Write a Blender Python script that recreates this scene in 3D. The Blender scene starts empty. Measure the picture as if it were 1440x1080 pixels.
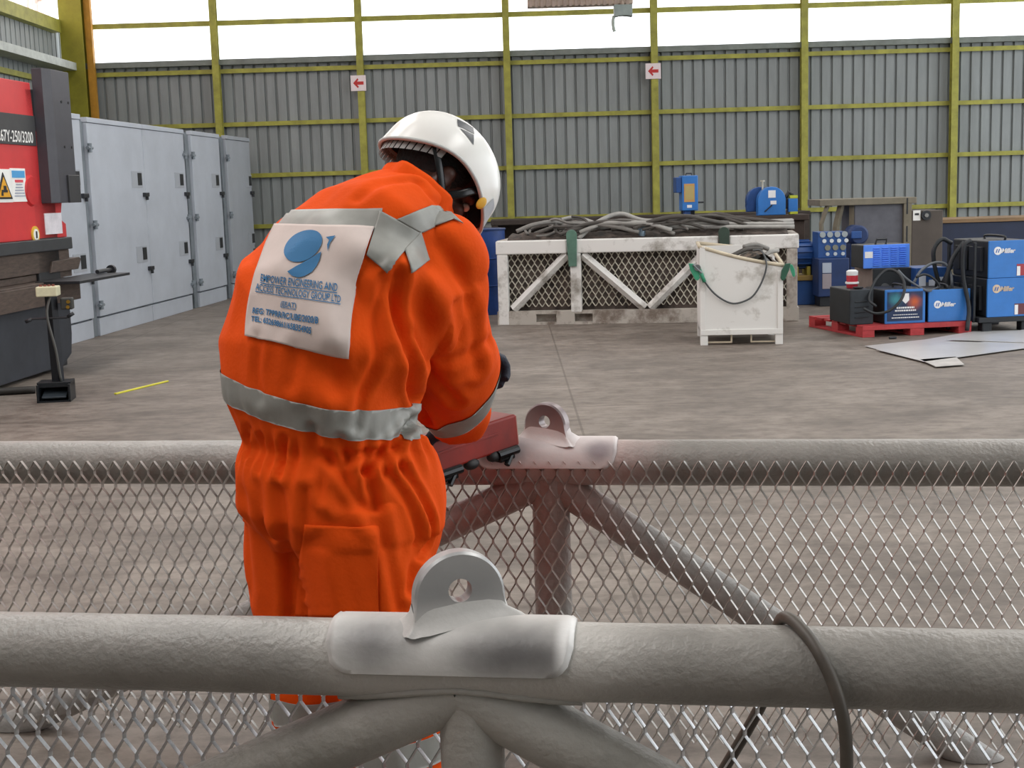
import bpy, bmesh, math, random
from mathutils import Vector, Matrix, Euler, noise
from mathutils.bvhtree import BVHTree
random.seed(7)
C = bpy.context.scene.collection
PI = math.pi

# ------------------------------------------------------------------ camera
FPX, CAMH = 1870.0, 1.5
PITCH, ROLL = math.atan(273/1870), 0.030
cp, sp = math.cos(PITCH), math.sin(PITCH)
_f = Vector((0, cp, -sp)); _u0 = Vector((0, sp, cp)); _r0 = Vector((1, 0, 0))
_r = _r0*math.cos(ROLL) - _u0*math.sin(ROLL)
_u = _u0*math.cos(ROLL) + _r0*math.sin(ROLL)
CAM = Vector((0, 0, CAMH))
cd = bpy.data.cameras.new('camera'); cam = bpy.data.objects.new('camera', cd); C.objects.link(cam)
cd.sensor_width = 36; cd.lens = FPX/1440*36; cd.clip_end = 200
m = Matrix((_r, _u, -_f)).transposed().to_4x4(); m.translation = CAM
cam.matrix_world = m
bpy.context.scene.camera = cam

def ray(px, py): return _f + _r*((px-720)/FPX) + _u*((540-py)/FPX)
def G(px, py, z=0.0):
    d = ray(px, py); return CAM + d*((z-CAMH)/d.z)
def A(px, py, Y):
    d = ray(px, py); return CAM + d*(Y/d.y)
def PL(o, ang, px, py):            # pixel -> (x, z) in the vertical plane through o whose x axis has heading ang
    ax = Vector((math.cos(ang), math.sin(ang), 0)); n = Vector((-ax.y, ax.x, 0))
    d = ray(px, py); t = (o-CAM).dot(n)/d.dot(n); p = CAM + d*t
    return (p-o).dot(ax), p.z - o.z

# ------------------------------------------------------------------ materials
def lin(c):
    if isinstance(c, str):
        c = [int(c[i:i+2], 16)/255 for i in (0, 2, 4)]
    return tuple(((x/12.92) if x <= 0.04045 else ((x+0.055)/1.055)**2.4) for x in c) + (1,)
MATS = {}
def M(name, col, rough=0.6, metal=0.0, var=0.12, scale=6.0, bump=0.0, bscale=40.0, col2=None, lo=0.45, hi=0.62, stretch=None, spec=0.5):
    if name in MATS: return MATS[name]
    mt = bpy.data.materials.new(name); mt.use_nodes = True
    nt = mt.node_tree; b = nt.nodes['Principled BSDF']
    b.inputs['Roughness'].default_value = rough; b.inputs['Metallic'].default_value = metal
    b.inputs['Specular IOR Level'].default_value = spec
    c1 = lin(col)
    tc = nt.nodes.new('ShaderNodeTexCoord'); src = tc.outputs['Object']
    if stretch:
        mp = nt.nodes.new('ShaderNodeMapping'); mp.inputs['Scale'].default_value = stretch
        nt.links.new(src, mp.inputs['Vector']); src = mp.outputs['Vector']
    nz = nt.nodes.new('ShaderNodeTexNoise'); nz.inputs['Scale'].default_value = scale
    nz.inputs['Detail'].default_value = 6; nz.inputs['Roughness'].default_value = 0.65
    nt.links.new(src, nz.inputs['Vector'])
    rp = nt.nodes.new('ShaderNodeValToRGB')
    if col2 is None:
        rp.color_ramp.elements[0].color = tuple(x*(1-var*1.6) for x in c1[:3])+(1,)
        rp.color_ramp.elements[1].color = tuple(min(1, x*(1+var)) for x in c1[:3])+(1,)
        rp.color_ramp.elements[0].position = 0.32; rp.color_ramp.elements[1].position = 0.68
    else:
        rp.color_ramp.elements[0].color = lin(col2); rp.color_ramp.elements[1].color = c1
        rp.color_ramp.elements[0].position = lo; rp.color_ramp.elements[1].position = hi
    nt.links.new(nz.outputs['Fac'], rp.inputs['Fac'])
    nt.links.new(rp.outputs['Color'], b.inputs['Base Color'])
    if bump:
        n2 = nt.nodes.new('ShaderNodeTexNoise'); n2.inputs['Scale'].default_value = bscale; n2.inputs['Detail'].default_value = 4
        nt.links.new(src, n2.inputs['Vector'])
        bp = nt.nodes.new('ShaderNodeBump'); bp.inputs['Strength'].default_value = bump; bp.inputs['Distance'].default_value = 0.01
        nt.links.new(n2.outputs['Fac'], bp.inputs['Height']); nt.links.new(bp.outputs['Normal'], b.inputs['Normal'])
    MATS[name] = mt
    return mt

def flat(name, col, rough=0.6, metal=0.0): return M(name, col, rough, metal, var=0.03, scale=12)

# ------------------------------------------------------------------ mesh helpers
def link(o, parent=None):
    C.objects.link(o)
    if parent is not None: o.parent = parent
    return o
def obj(name, bm, mat, parent=None, smooth=False, ang=None):
    me = bpy.data.meshes.new(name)
    bmesh.ops.recalc_face_normals(bm, faces=bm.faces[:])
    bm.to_mesh(me); bm.free()
    for mm in (mat if isinstance(mat, (list, tuple)) else [mat]): me.materials.append(mm)
    if smooth:
        for p in me.polygons: p.use_smooth = True
        if ang: me.set_sharp_from_angle(angle=math.radians(ang))
    return link(bpy.data.objects.new(name, me), parent)
def tag(o, label, cat, group=None, kind=None):
    o['label'] = label; o['category'] = cat
    if group: o['group'] = group
    if kind: o['kind'] = kind
    return o
def thing(name, label, cat, loc=(0, 0, 0), rz=0.0, group=None):
    o = bpy.data.objects.new(name, None); C.objects.link(o)
    o.empty_display_size = 0.1
    o.location = loc; o.rotation_euler = (0, 0, rz)
    return tag(o, label, cat, group)
def struct(o): o['kind'] = 'structure'; return o
def dup(root, loc, rz=None, label=None):
    def rec(o, par):
        c = o.copy(); C.objects.link(c)
        if par is not None: c.parent = par
        for ch in list(o.children): rec(ch, c)
        return c
    r = rec(root, None); r.location = loc
    if rz is not None: r.rotation_euler = (0, 0, rz)
    if label: r['label'] = label
    return r
def B(): return bmesh.new()
def box(bm, x0, x1, y0, y1, z0, z1, bev=0.0, mtx=None, seg=2):
    r = bmesh.ops.create_cube(bm, size=1)
    vs = r['verts']
    for v in vs:
        v.co = Vector(((x0+x1)/2 + v.co.x*(x1-x0), (y0+y1)/2 + v.co.y*(y1-y0), (z0+z1)/2 + v.co.z*(z1-z0)))
    if bev:
        es = list({e for v in vs for e in v.link_edges})
        rr = bmesh.ops.bevel(bm, geom=es, offset=bev, segments=seg, affect='EDGES', profile=0.5)
        vs = list({v for f in rr['faces'] for v in f.verts} | {v for v in vs if v.is_valid})
    if mtx is not None:
        for v in vs: v.co = mtx @ v.co
    return bm
def prism(bm, pts, y0, y1, bev=0.0, mtx=None):     # polygon in xz, extruded along y
    a = [bm.verts.new((p[0], y0, p[1])) for p in pts]
    b = [bm.verts.new((p[0], y1, p[1])) for p in pts]
    n = len(pts); fs = [bm.faces.new(a), bm.faces.new(b[::-1])]
    for i in range(n): fs.append(bm.faces.new((a[i], b[i], b[(i+1) % n], a[(i+1) % n])))
    vs = a+b
    if bev:
        es = list({e for f in fs[:2] for e in f.edges})
        rr = bmesh.ops.bevel(bm, geom=es, offset=bev, segments=2, affect='EDGES', profile=0.5)
        vs = list({v for f in rr['faces'] for v in f.verts} | {v for v in vs if v.is_valid})
    if mtx is not None:
        for v in vs: v.co = mtx @ v.co
    return bm
def prismz(bm, pts, z0, z1, bev=0.0):              # polygon in xy, extruded along z
    return prism(bm, [(p[0], p[1]) for p in pts], z0, z1, bev, Matrix(((1,0,0,0),(0,0,1,0),(0,1,0,0),(0,0,0,1))))
def frames(pts, up=None):
    out = []; n = len(pts)
    t0 = (pts[1]-pts[0]).normalized()
    ref = up if up is not None else (Vector((0, 0, 1)) if abs(t0.z) < 0.9 else Vector((1, 0, 0)))
    u = (ref - t0*ref.dot(t0)).normalized()
    for i in range(n):
        t = (pts[min(i+1, n-1)] - pts[max(i-1, 0)])
        t = t.normalized() if t.length > 1e-9 else t0
        u = (u - t*u.dot(t)).normalized(); v = t.cross(u)
        out.append((t, u, v))
    return out
def tube(bm, pts, r, n=10, cap=True, up=None, flat_=1.0):
    pts = [Vector(p) for p in pts]
    rs = r if isinstance(r, (list, tuple)) else [r]*len(pts)
    fr = frames(pts, up); rings = []
    for p, rr, (t, u, v) in zip(pts, rs, fr):
        ra, rb = (rr if isinstance(rr, tuple) else (rr, rr*flat_))
        rings.append([bm.verts.new(p + u*(ra*math.cos(2*PI*k/n)) + v*(rb*math.sin(2*PI*k/n))) for k in range(n)])
    for i in range(len(rings)-1):
        for k in range(n):
            bm.faces.new((rings[i][k], rings[i][(k+1) % n], rings[i+1][(k+1) % n], rings[i+1][k]))
    if cap:
        bm.faces.new(rings[0][::-1]); bm.faces.new(rings[-1])
    return bm
def ell(bm, c, r, mtx=None, seg=20, rings=12):
    rr = bmesh.ops.create_uvsphere(bm, u_segments=seg, v_segments=rings, radius=1)
    for v in rr['verts']:
        p = Vector((c[0]+v.co.x*r[0], c[1]+v.co.y*r[1], c[2]+v.co.z*r[2]))
        v.co = mtx @ p if mtx is not None else p
    return bm
def lathe(bm, prof, c=(0, 0, 0), n=24, axis='z'):
    rings = []
    for (r, h) in prof:
        ring = []
        for k in range(n):
            a = 2*PI*k/n; x, y = r*math.cos(a), r*math.sin(a)
            p = (x, y, h) if axis == 'z' else ((x, h, y) if axis == 'y' else (h, x, y))
            ring.append(bm.verts.new((c[0]+p[0], c[1]+p[1], c[2]+p[2])))
        rings.append(ring)
    for i in range(len(rings)-1):
        for k in range(n): bm.faces.new((rings[i][k], rings[i][(k+1) % n], rings[i+1][(k+1) % n], rings[i+1][k]))
    bm.faces.new(rings[0][::-1]); bm.faces.new(rings[-1])
    return bm
def spline(ctrl, k=8):
    P = [Vector(p) for p in ctrl]; P = [P[0]*2-P[1]] + P + [P[-1]*2-P[-2]]; out = []
    for i in range(1, len(P)-2):
        for j in range(k):
            t = j/k; a, b, c, d = P[i-1], P[i], P[i+1], P[i+2]
            out.append(0.5*((2*b) + (c-a)*t + (2*a-5*b+4*c-d)*t*t + (3*b-a-3*c+d)*t**3))
    out.append(P[-2]); return out
def text_mesh(s, size, bold=0.0, shear=0.0, sx=1.0):
    cu = bpy.data.curves.new('t', 'FONT'); cu.body = s; cu.size = size; cu.offset = bold; cu.shear = shear
    cu.align_x = 'LEFT'; cu.fill_mode = 'FRONT'; cu.resolution_u = 3
    o = bpy.data.objects.new('t', cu); C.objects.link(o)
    dg = bpy.context.evaluated_depsgraph_get(); dg.update()
    me = bpy.data.meshes.new_from_object(o.evaluated_get(dg))
    bm = B(); bm.from_mesh(me)
    bpy.data.objects.remove(o); bpy.data.curves.remove(cu); bpy.data.meshes.remove(me)
    for v in bm.verts: v.co.x *= sx
    return bm
def text_width(bm): return max(v.co.x for v in bm.verts) - min(v.co.x for v in bm.verts)
def text_front(parent, s, x, z, width, mat, y=-0.002, size=None, height=None, name='lettering', bold=0.0, shear=0.0):
    """lettering in a thing's own front view (x right, z up), facing local -y"""
    bm = text_mesh(s, 1.0, bold, shear)
    x0 = min(v.co.x for v in bm.verts); x1 = max(v.co.x for v in bm.verts); k = width/(x1-x0)
    y1 = max(v.co.y for v in bm.verts); kz = (height/y1) if height else k
    for v in bm.verts: v.co = Vector((x + (v.co.x-x0)*k, y, z + v.co.y*kz))
    return obj(name, bm, mat, parent)
def arc(cx, cz, r, a0, a1, n): return [(cx+r*math.cos(math.radians(a0+(a1-a0)*i/n)), cz+r*math.sin(math.radians(a0+(a1-a0)*i/n))) for i in range(n+1)]
def plate(bm, pts, y): bm.faces.new([bm.verts.new((p[0], y, p[1])) for p in pts]); return bm

# ------------------------------------------------------------------ light and world
sc = bpy.context.scene
sc.view_settings.view_transform = 'Standard'; sc.view_settings.look = 'None'
sc.view_settings.exposure = 0.0
w = bpy.data.worlds.new('sky'); sc.world = w; w.use_nodes = True
bg = w.node_tree.nodes['Background']; bg.inputs[0].default_value = (0.93, 0.97, 1.0, 1); bg.inputs[1].default_value = 2.6
def area(name, loc, sx, sy, e, rot=(0, 0, 0), col=(1, 0.98, 0.95)):
    l = bpy.data.lights.new(name, 'AREA'); l.shape = 'RECTANGLE'; l.size = sx; l.size_y = sy; l.energy = e; l.color = col
    o = bpy.data.objects.new(name, l); C.objects.link(o); o.location = loc; o.rotation_euler = rot; return o
for i, y in enumerate((1.0, 7.5, 14.0)):
    for j, x in enumerate((-3.0, 5.0)):
        area('roof_fill', (x, y, 7.3), 2.2, 5.0, (260, 230, 170)[i])  # added overhead fill lamps under the closed ceiling, standing in for roof lights

# ------------------------------------------------------------------ the hall
YB = 22.4; XL = A(86, 80, 22.4).x; XR = 13.0; YF = -5.0; HT = 7.6
m_sheet = M('grey_wall_sheet', '8f9494', 0.55, 0.15, var=0.10, scale=1.2, stretch=(4, 4, 0.6))
m_yel = M('yellow_paint', 'a29f44', 0.55, 0, var=0.18, scale=5, col2=None)
m_yeld = M('ochre_paint', '97902a', 0.6, 0, var=0.15, scale=3)
m_gut = M('pale_flashing', 'b9beb8', 0.5, 0.1)
def corrugated(bm, x0, x1, z0, z1, period=0.176, rib=0.045, depth=0.035, axis='x', c=0.0, sgn=1):
    xs = []; x = x0
    while x < x1:
        xs += [(x, 0), (x+period-rib, 0), (x+period-rib*0.75, depth), (x+period-rib*0.25, depth)]; x += period
    xs.append((x, 0))
    prev = None
    for (a, d) in xs:
        p = (a, c+sgn*d) if axis == 'x' else (c+sgn*d, a)
        cur = (bm.verts.new((p[0], p[1], z0)), bm.verts.new((p[0], p[1], z1)))
        if prev: bm.faces.new((prev[0], cur[0], cur[1], prev[1]))
        prev = cur
# floor
def floor_mat():
    mt = bpy.data.materials.new('worn_concrete'); mt.use_nodes = True; nt = mt.node_tree; b = nt.nodes['Principled BSDF']
    tc = nt.nodes.new('ShaderNodeTexCoord')
    def nz(scale, st, detail=8):
        mp = nt.nodes.new('ShaderNodeMapping'); mp.inputs['Scale'].default_value = st
        nt.links.new(tc.outputs['Object'], mp.inputs['Vector'])
        n = nt.nodes.new('ShaderNodeTexNoise'); n.inputs['Scale'].default_value = scale; n.inputs['Detail'].default_value = detail
        n.inputs['Roughness'].default_value = 0.68; nt.links.new(mp.outputs['Vector'], n.inputs['Vector']); return n
    a = nz(1.3, (0.8, 1.2, 1), 10); c = nz(9.0, (0.75, 1.2, 1), 10); d = nz(0.35, (1, 1, 1), 3)
    r1 = nt.nodes.new('ShaderNodeValToRGB'); e = r1.color_ramp.elements
    e[0].position = 0.33; e[0].color = lin('5e564f'); e[1].position = 0.66; e[1].color = lin('8b827a')
    nt.links.new(a.outputs['Fac'], r1.inputs['Fac'])
    r2 = nt.nodes.new('ShaderNodeValToRGB'); e = r2.color_ramp.elements
    e[0].position = 0.36; e[0].color = (0.42, 0.37, 0.33, 1); e[1].position = 0.56; e[1].color = (1.08, 1.08, 1.08, 1)
    nt.links.new(c.outputs['Fac'], r2.inputs['Fac'])
    mx = nt.nodes.new('ShaderNodeMix'); mx.data_type = 'RGBA'; mx.blend_type = 'MULTIPLY'; mx.inputs[0].default_value = 0.75
    nt.links.new(r1.outputs['Color'], mx.inputs[6]); nt.links.new(r2.outputs['Color'], mx.inputs[7])
    r3 = nt.nodes.new('ShaderNodeValToRGB'); e = r3.color_ramp.elements
    e[0].position = 0.35; e[0].color = (0.86, 0.84, 0.82, 1); e[1].position = 0.65; e[1].color = (1.06, 1.06, 1.06, 1)
    nt.links.new(d.outputs['Fac'], r3.inputs['Fac'])
    m2 = nt.nodes.new('ShaderNodeMix'); m2.data_type = 'RGBA'; m2.blend_type = 'MULTIPLY'; m2.inputs[0].default_value = 1
    nt.links.new(mx.outputs[2], m2.inputs[6]); nt.links.new(r3.outputs['Color'], m2.inputs[7])
    # slab joints
    br = nt.nodes.new('ShaderNodeTexBrick'); br.offset = 0.0
    br.inputs['Scale'].default_value = 1.0; br.inputs['Brick Width'].default_value = 4.6; br.inputs['Row Height'].default_value = 5.2
    br.inputs['Mortar Size'].default_value = 0.008; br.inputs['Color1'].default_value = (1, 1, 1, 1); br.inputs['Color2'].default_value = (1, 1, 1, 1); br.inputs['Mortar'].default_value = (0.55, 0.53, 0.5, 1)
    mp = nt.nodes.new('ShaderNodeMapping'); mp.inputs['Location'].default_value = (4.17, 1.3, 0); nt.links.new(tc.outputs['Object'], mp.inputs['Vector']); nt.links.new(mp.outputs['Vector'], br.inputs['Vector'])
    m3 = nt.nodes.new('ShaderNodeMix'); m3.data_type = 'RGBA'; m3.blend_type = 'MULTIPLY'; m3.inputs[0].default_value = 0.8
    nt.links.new(m2.outputs[2], m3.inputs[6]); nt.links.new(br.outputs['Color'], m3.inputs[7])
    nt.links.new(m3.outputs[2], b.inputs['Base Color'])
    rr = nt.nodes.new('ShaderNodeMapRange'); rr.inputs[3].default_value = 0.42; rr.inputs[4].default_value = 0.75
    nt.links.new(c.outputs['Fac'], rr.inputs[0]); nt.links.new(rr.outputs[0], b.inputs['Roughness'])
    bp = nt.nodes.new('ShaderNodeBump'); bp.inputs['Strength'].default_value = 0.15; bp.inputs['Distance'].default_value = 0.01
    nt.links.new(c.outputs['Fac'], bp.inputs['Height']); nt.links.new(bp.outputs['Normal'], b.inputs['Normal'])
    return mt
bm = B(); box(bm, XL-0.2, XR, YF-0.1, YB+0.3, -0.12, 0.0); struct(obj('floor', bm, floor_mat()))
ZS = 3.72
bm = B(); corrugated(bm, XL, XR, 0, ZS, c=YB); struct(obj('wall_back', bm, m_sheet))
bm = B(); corrugated(bm, YF, YB, 0, 4.35, axis='y', c=XL, sgn=-1, period=0.2); struct(obj('wall_left', bm, m_sheet))
bm = B(); box(bm, XL-0.1, XR, YF-0.1, YF, 0, HT); struct(obj('wall_front', bm, M('front_wall_sheet', '7d8280', 0.6)))
bm = B(); box(bm, XL-0.3, XR+0.3, YF-0.2, YB+0.4, HT, HT+0.1); struct(obj('ceiling', bm, M('roof_sheet', '9a9c98', 0.6)))
nt_ = [0]
def trim(bm, mat):
    nt_[0] += 1; return struct(obj('trim_%d' % nt_[0], bm, mat))
YC = YB-0.16
colx = [A(307, 150, YC).x, A(509, 150, YC).x, A(714.5, 150, YC).x, A(921, 150, YC).x, A(1131, 150, YC).x, A(1341.5, 150, YC).x]
step = (colx[-1]-colx[0])/5
colx.append(colx[-1]+step); colx.append(colx[-1]+step)
for x in colx:                                     # mullion columns: I sections
    bm = B(); box(bm, x-0.055, x+0.055, YC-0.045, YC-0.035, 0, HT-0.02); box(bm, x-0.055, x+0.055, YC+0.065, YC+0.075, 0, HT-0.02); box(bm, x-0.006, x+0.006, YC-0.035, YC+0.065, 0, HT-0.02)
    trim(bm, m_yel)
for z in (0.17, 1.02, 1.86, 2.70, 3.56):           # girts (angle sections)
    bm = B(); box(bm, XL+0.02, XR, YB-0.075, YB-0.07, z-0.035, z+0.035); box(bm, XL+0.02, XR, YB-0.07, YB-0.004, z+0.028, z+0.035)
    trim(bm, m_yel)
bm = B(); box(bm, XL+0.02, XR, YB-0.12, YB+0.06, ZS-0.06, ZS+0.03); trim(bm, M('sill_flashing', '7c827c', 0.6))
zr = CAMH + (A(500, 27, YB).z - CAMH)
bm = B(); box(bm, XL+0.3, XR, YB-0.07, YB-0.01, zr-0.045, zr+0.035); trim(bm, m_yel)
# big corner column + left wall beam, ledge
bm = B(); cx0 = A(87, 80, YB-0.3).x; cx1 = A(119, 80, YB-0.3).x
box(bm, cx0, cx1, YB-0.32, YB-0.30, 0, HT-0.02); box(bm, cx0, cx1, YB-0.10, YB-0.08, 0, HT-0.02); box(bm, (cx0+cx1)/2-0.01, (cx0+cx1)/2+0.01, YB-0.3, YB-0.1, 0, HT-0.02)
trim(bm, m_yeld)
bm = B(); box(bm, cx1+0.005, cx1+0.11, YB-0.2, YB-0.1, 0, HT-0.02); trim(bm, M('orange_edge_paint', 'c08a2a', 0.6))
bm = B(); box(bm, XL-0.05, XL+0.14, YF, YB-0.33, 4.22, 4.42); trim(bm, m_yel)
for z in (0.9, 1.9, 2.9, 3.42):
    bm = B(); box(bm, XL+0.002, XL+0.06, YF, YB-0.33, z-0.04, z+0.04); trim(bm, m_yel)
bm = B(); box(bm, XL+0.0, XL+0.34, YF+0.3, YB-0.32, 3.62, 3.74); trim(bm, m_gut)
# translucent roof-light sheets above the window rail, one per bay
def glow_sheet(name, col):
    mt = bpy.data.materials.new(name); mt.use_nodes = True; nt = mt.node_tree
    for n in list(nt.nodes):
        if n.type == 'BSDF_PRINCIPLED': nt.nodes.remove(n)
    out = nt.nodes['Material Output']; tr = nt.nodes.new('ShaderNodeBsdfTranslucent'); df = nt.nodes.new('ShaderNodeBsdfTransparent')
    mx = nt.nodes.new('ShaderNodeMixShader'); mx.inputs[0].default_value = 0.42
    tc = nt.nodes.new('ShaderNodeTexCoord'); nz = nt.nodes.new('ShaderNodeTexNoise'); nz.inputs['Scale'].default_value = 1.3
    mp = nt.nodes.new('ShaderNodeMapping'); mp.inputs['Scale'].default_value = (4, 4, 0.3); nt.links.new(tc.outputs['Object'], mp.inputs['Vector']); nt.links.new(mp.outputs['Vector'], nz.inputs['Vector'])
    rp = nt.nodes.new('ShaderNodeValToRGB'); rp.color_ramp.elements[0].color = lin(col); rp.color_ramp.elements[1].color = (1, 1, 1, 1)
    rp.color_ramp.elements[0].position = 0.42; rp.color_ramp.elements[1].position = 0.58
    nt.links.new(nz.outputs['Fac'], rp.inputs['Fac']); nt.links.new(rp.outputs['Color'], tr.inputs['Color'])
    df.inputs['Color'].default_value = lin(col)
    nt.links.new(tr.outputs[0], mx.inputs[1]); nt.links.new(df.outputs[0], mx.inputs[2]); nt.links.new(mx.outputs[0], out.inputs['Surface'])
    return mt
m_tl = glow_sheet('translucent_sheet', 'f6e3d6')
xs = [XL+0.6]+colx
for i in range(len(xs)-1):
    bm = B(); corrugated(bm, xs[i]+0.06, xs[i+1]-0.1, zr+0.05, HT-0.05, c=YB-0.03, period=0.2, depth=0.02)
    struct(obj('window_%d' % (i+1), bm, m_tl))
bm = B(); corrugated(bm, YF, YB-0.4, 4.44, HT-0.05, axis='y', c=XL, sgn=-1, period=0.25, depth=0.02); struct(obj('window_9', bm, glow_sheet('pink_translucent_sheet', 'f3cfc8')))
# inclined yellow brace at the top left corner
bm = B(); p0 = A(20, 18, YB-1.2); p1 = A(70, -14, YB-0.5); tube(bm, [p0, p1], 0.06, 4); trim(bm, m_yel)

m_white = flat('white_paint', 'f1f1ee'); m_red = flat('sign_red', 'c2322f'); m_blk = flat('black_rubber', '1b1b1d', 0.55)
# direction signs on columns
def arrow_sign(px, py, label):
    p = A(px, py, YC-0.05); h = 0.125
    t = thing('arrow_sign', label, 'sign', (p.x, p.y, p.z), 0)
    bm = B(); box(bm, -h, h, -0.01, 0.004, -h, h, 0.004); obj('sign_board', bm, flat('sign_pinkish_white', 'eddfe0'), t)
    bm = B(); pts = [(-0.085, 0), (-0.01, 0.08), (0.005, 0.055), (-0.02, 0.026), (0.085, 0.026), (0.085, -0.026), (-0.02, -0.026), (0.005, -0.055), (-0.01, -0.08)]
    prism(bm, pts, -0.013, -0.009); obj('arrow', bm, m_red, t)
arrow_sign(504, 117, 'small white sign with red left arrow on the column above the helmet')
arrow_sign(918.5, 100, 'small white sign with red left arrow on the column above the blue spot machine')

# hoist beam and pendant hanging in front of the window band
YH = 20.0
p0 = A(742, 14, YH); p1 = A(889, 6, YH)
t = thing('crane_end_carriage', 'beige ribbed crane carriage hanging at top edge before the bright window', 'crane carriage', ((p0.x+p1.x)/2, YH, p0.z), 0)
L = (p1.x-p0.x)/2; m_beige = M('dusty_pink_paint', 'b3a294', 0.7)
bm = B(); box(bm, -L, L, -0.12, 0.12, 0.03, 0.34, 0.01); obj('beam', bm, m_beige, t)
bm = B()
for k in range(18): box(bm, -L+0.02+k*(2*L-0.04)/18, -L+0.02+(k+0.55)*(2*L-0.04)/18, -0.135, -0.118, 0.02, 0.33)
obj('rib', bm, M('dusty_rib_paint', 'a08f84', 0.7), t)
bm = B()
for x in (-L*0.7, L*0.7): box(bm, x-0.03, x+0.03, -0.03, 0.03, 0.33, HT-p0.z)
obj('hanger', bm, m_yeld, t)
q = A(876, 17, YH-0.2)
t2 = bpy.data.objects.new('hook_block', None); link(t2, t); t2.location = (q.x-(p0.x+p1.x)/2, q.y-YH, q.z-p0.z)
bm = B(); prism(bm, [(-0.13, 0.1), (0.13, 0.1), (0.13, -0.07), (0.0, -0.04), (-0.13, -0.07)], -0.08, 0.08, 0.01); obj('housing', bm, M('hook_grey', '8b9693', 0.5), t2)
bm = B(); tube(bm, spline([(-0.13, 0, -0.05), (-0.145, 0, -0.12), (-0.14, 0, -0.22), (-0.125, 0, -0.27)], 5), 0.024, 8); obj('hook', bm, M('hook_green_grey', 'a2ada4', 0.5), t2, True)
bm = B(); tube(bm, [(0, 0, 0.09), (0, 0.12, 0.2)], 0.02, 8); obj('chain', bm, m_beige, t2)

# ------------------------------------------------------------------ steel lockers along the left wall
DEL = math.atan((868-720)/1870)
ANG = PI/2 - DEL
o1 = G(139, 472.5); ADIR = Vector((math.cos(ANG), math.sin(ANG), 0))
q = G(322, 420); ADIR = (q-o1).normalized(); ANG = math.atan2(ADIR.y, ADIR.x)
m_lk = M('pale_grey_door', 'b9bfc9', 0.5, 0.1, var=0.06, scale=1.5); m_lk2 = M('pale_grey_door_dull', 'a9aeb6', 0.5, 0.1, var=0.06, scale=1.5)
m_lkd = M('locker_frame_grey', '7d858c', 0.5, 0.2); m_dk = flat('dark_steel', '34363a', 0.45, 0.4); m_edge = M('pinkish_top_edge', 'b5a7a8', 0.6)
def lu(px, py): return PL(o1, ANG, px, py)
u_AB = 0.0; zt = lu(118, 165)[1]
uBC = lu(214, 452.8)[0]; uC1 = lu(270, 436)[0]; uD0 = lu(276, 434)[0]; uD1 = lu(318, 421)[0]; uE0 = lu(324, 419)[0]; uE1 = lu(356, 350)[0]
def cabinet(u0, doors, H, label, dull=False, depth=1.0, left_post=0.16):
    org = o1 + ADIR*u0
    t = thing('steel_locker', label, 'locker', (org.x, org.y, 0), ANG, 'tall grey steel lockers along the left wall')
    W = doors[-1][1]
    bm = B(); box(bm, -left_post, W, 0.03, depth, 0.0, H-0.02); obj('carcass', bm, m_lkd, t)
    bm = B(); box(bm, -left_post, -0.015, 0.0, 0.03, 0, H-0.05, 0.004); obj('post', bm, m_lkd, t)
    for (a, b, hinge) in doors:
        d = None
        bm = B(); box(bm, a+0.008, b-0.008, -0.035, 0.028, 0.22, H-0.06, 0.006); d = obj('door', bm, m_lk2 if dull else m_lk, t)
        bm = B(); box(bm, a+0.008, b-0.008, -0.02, 0.028, 0.0, 0.20, 0.004); obj('plinth', bm, m_lk2 if dull else m_lk, t)
        bm = B(); box(bm, a+0.004, b-0.004, -0.045, 0.03, H-0.055, H, 0.004); obj('top_rail', bm, m_lk2 if dull else m_lk, t)
        hw = (b-a)
        for z in (0.75, 1.66):
            xa = b-0.47 if not dull else b-0.36
            bm = B(); box(bm, xa, xa+0.36, -0.04, -0.034, z, z+0.2, 0.002); h = obj('vent_plate', bm, m_lk2, d)
            bm = B(); box(bm, xa+0.2, xa+0.34, -0.043, -0.039, z+0.03, z+0.18); obj('vent_slot', bm, m_dk, h)
        for z in (0.66, 1.57):
            bm = B(); box(bm, b-0.12, b+0.02, -0.075, -0.034, z-0.02, z+0.03, 0.006); tube(bm, [(b-0.03, -0.06, z-0.06), (b-0.03, -0.06, z+0.0)], 0.018, 8); obj('latch', bm, m_dk, d)
        for z in (0.35, 1.25, 2.1):
            bm = B(); tube(bm, [(hinge-0.07, -0.05, z), (hinge+0.06, -0.05, z)], 0.02, 8); tube(bm, [(hinge, -0.05, z-0.05), (hinge, -0.05, z+0.05)], 0.026, 8); obj('hinge', bm, m_lkd, d)
    return t
H0 = zt
cabinet(u_AB-1.85, [(0, 1.68, 0.02)], H0+0.02, 'pale grey steel locker partly hidden behind the red press')
cabinet(0, [(0, uBC, 0.02), (uBC, uC1, uC1-0.02)], H0, 'pale grey double-door steel locker, nearest fully visible one beside the press')
cabinet(uD0+0.12, [(0, uD1-uD0-0.12, 0.02)], H0, 'pale grey single-door steel locker, second from the far end of the row')
cabinet(uE0+0.12, [(0, uE1-uE0-0.12, 0.02)], H0, 'duller grey single-door steel locker at the far end of the row', dull=True)

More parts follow.
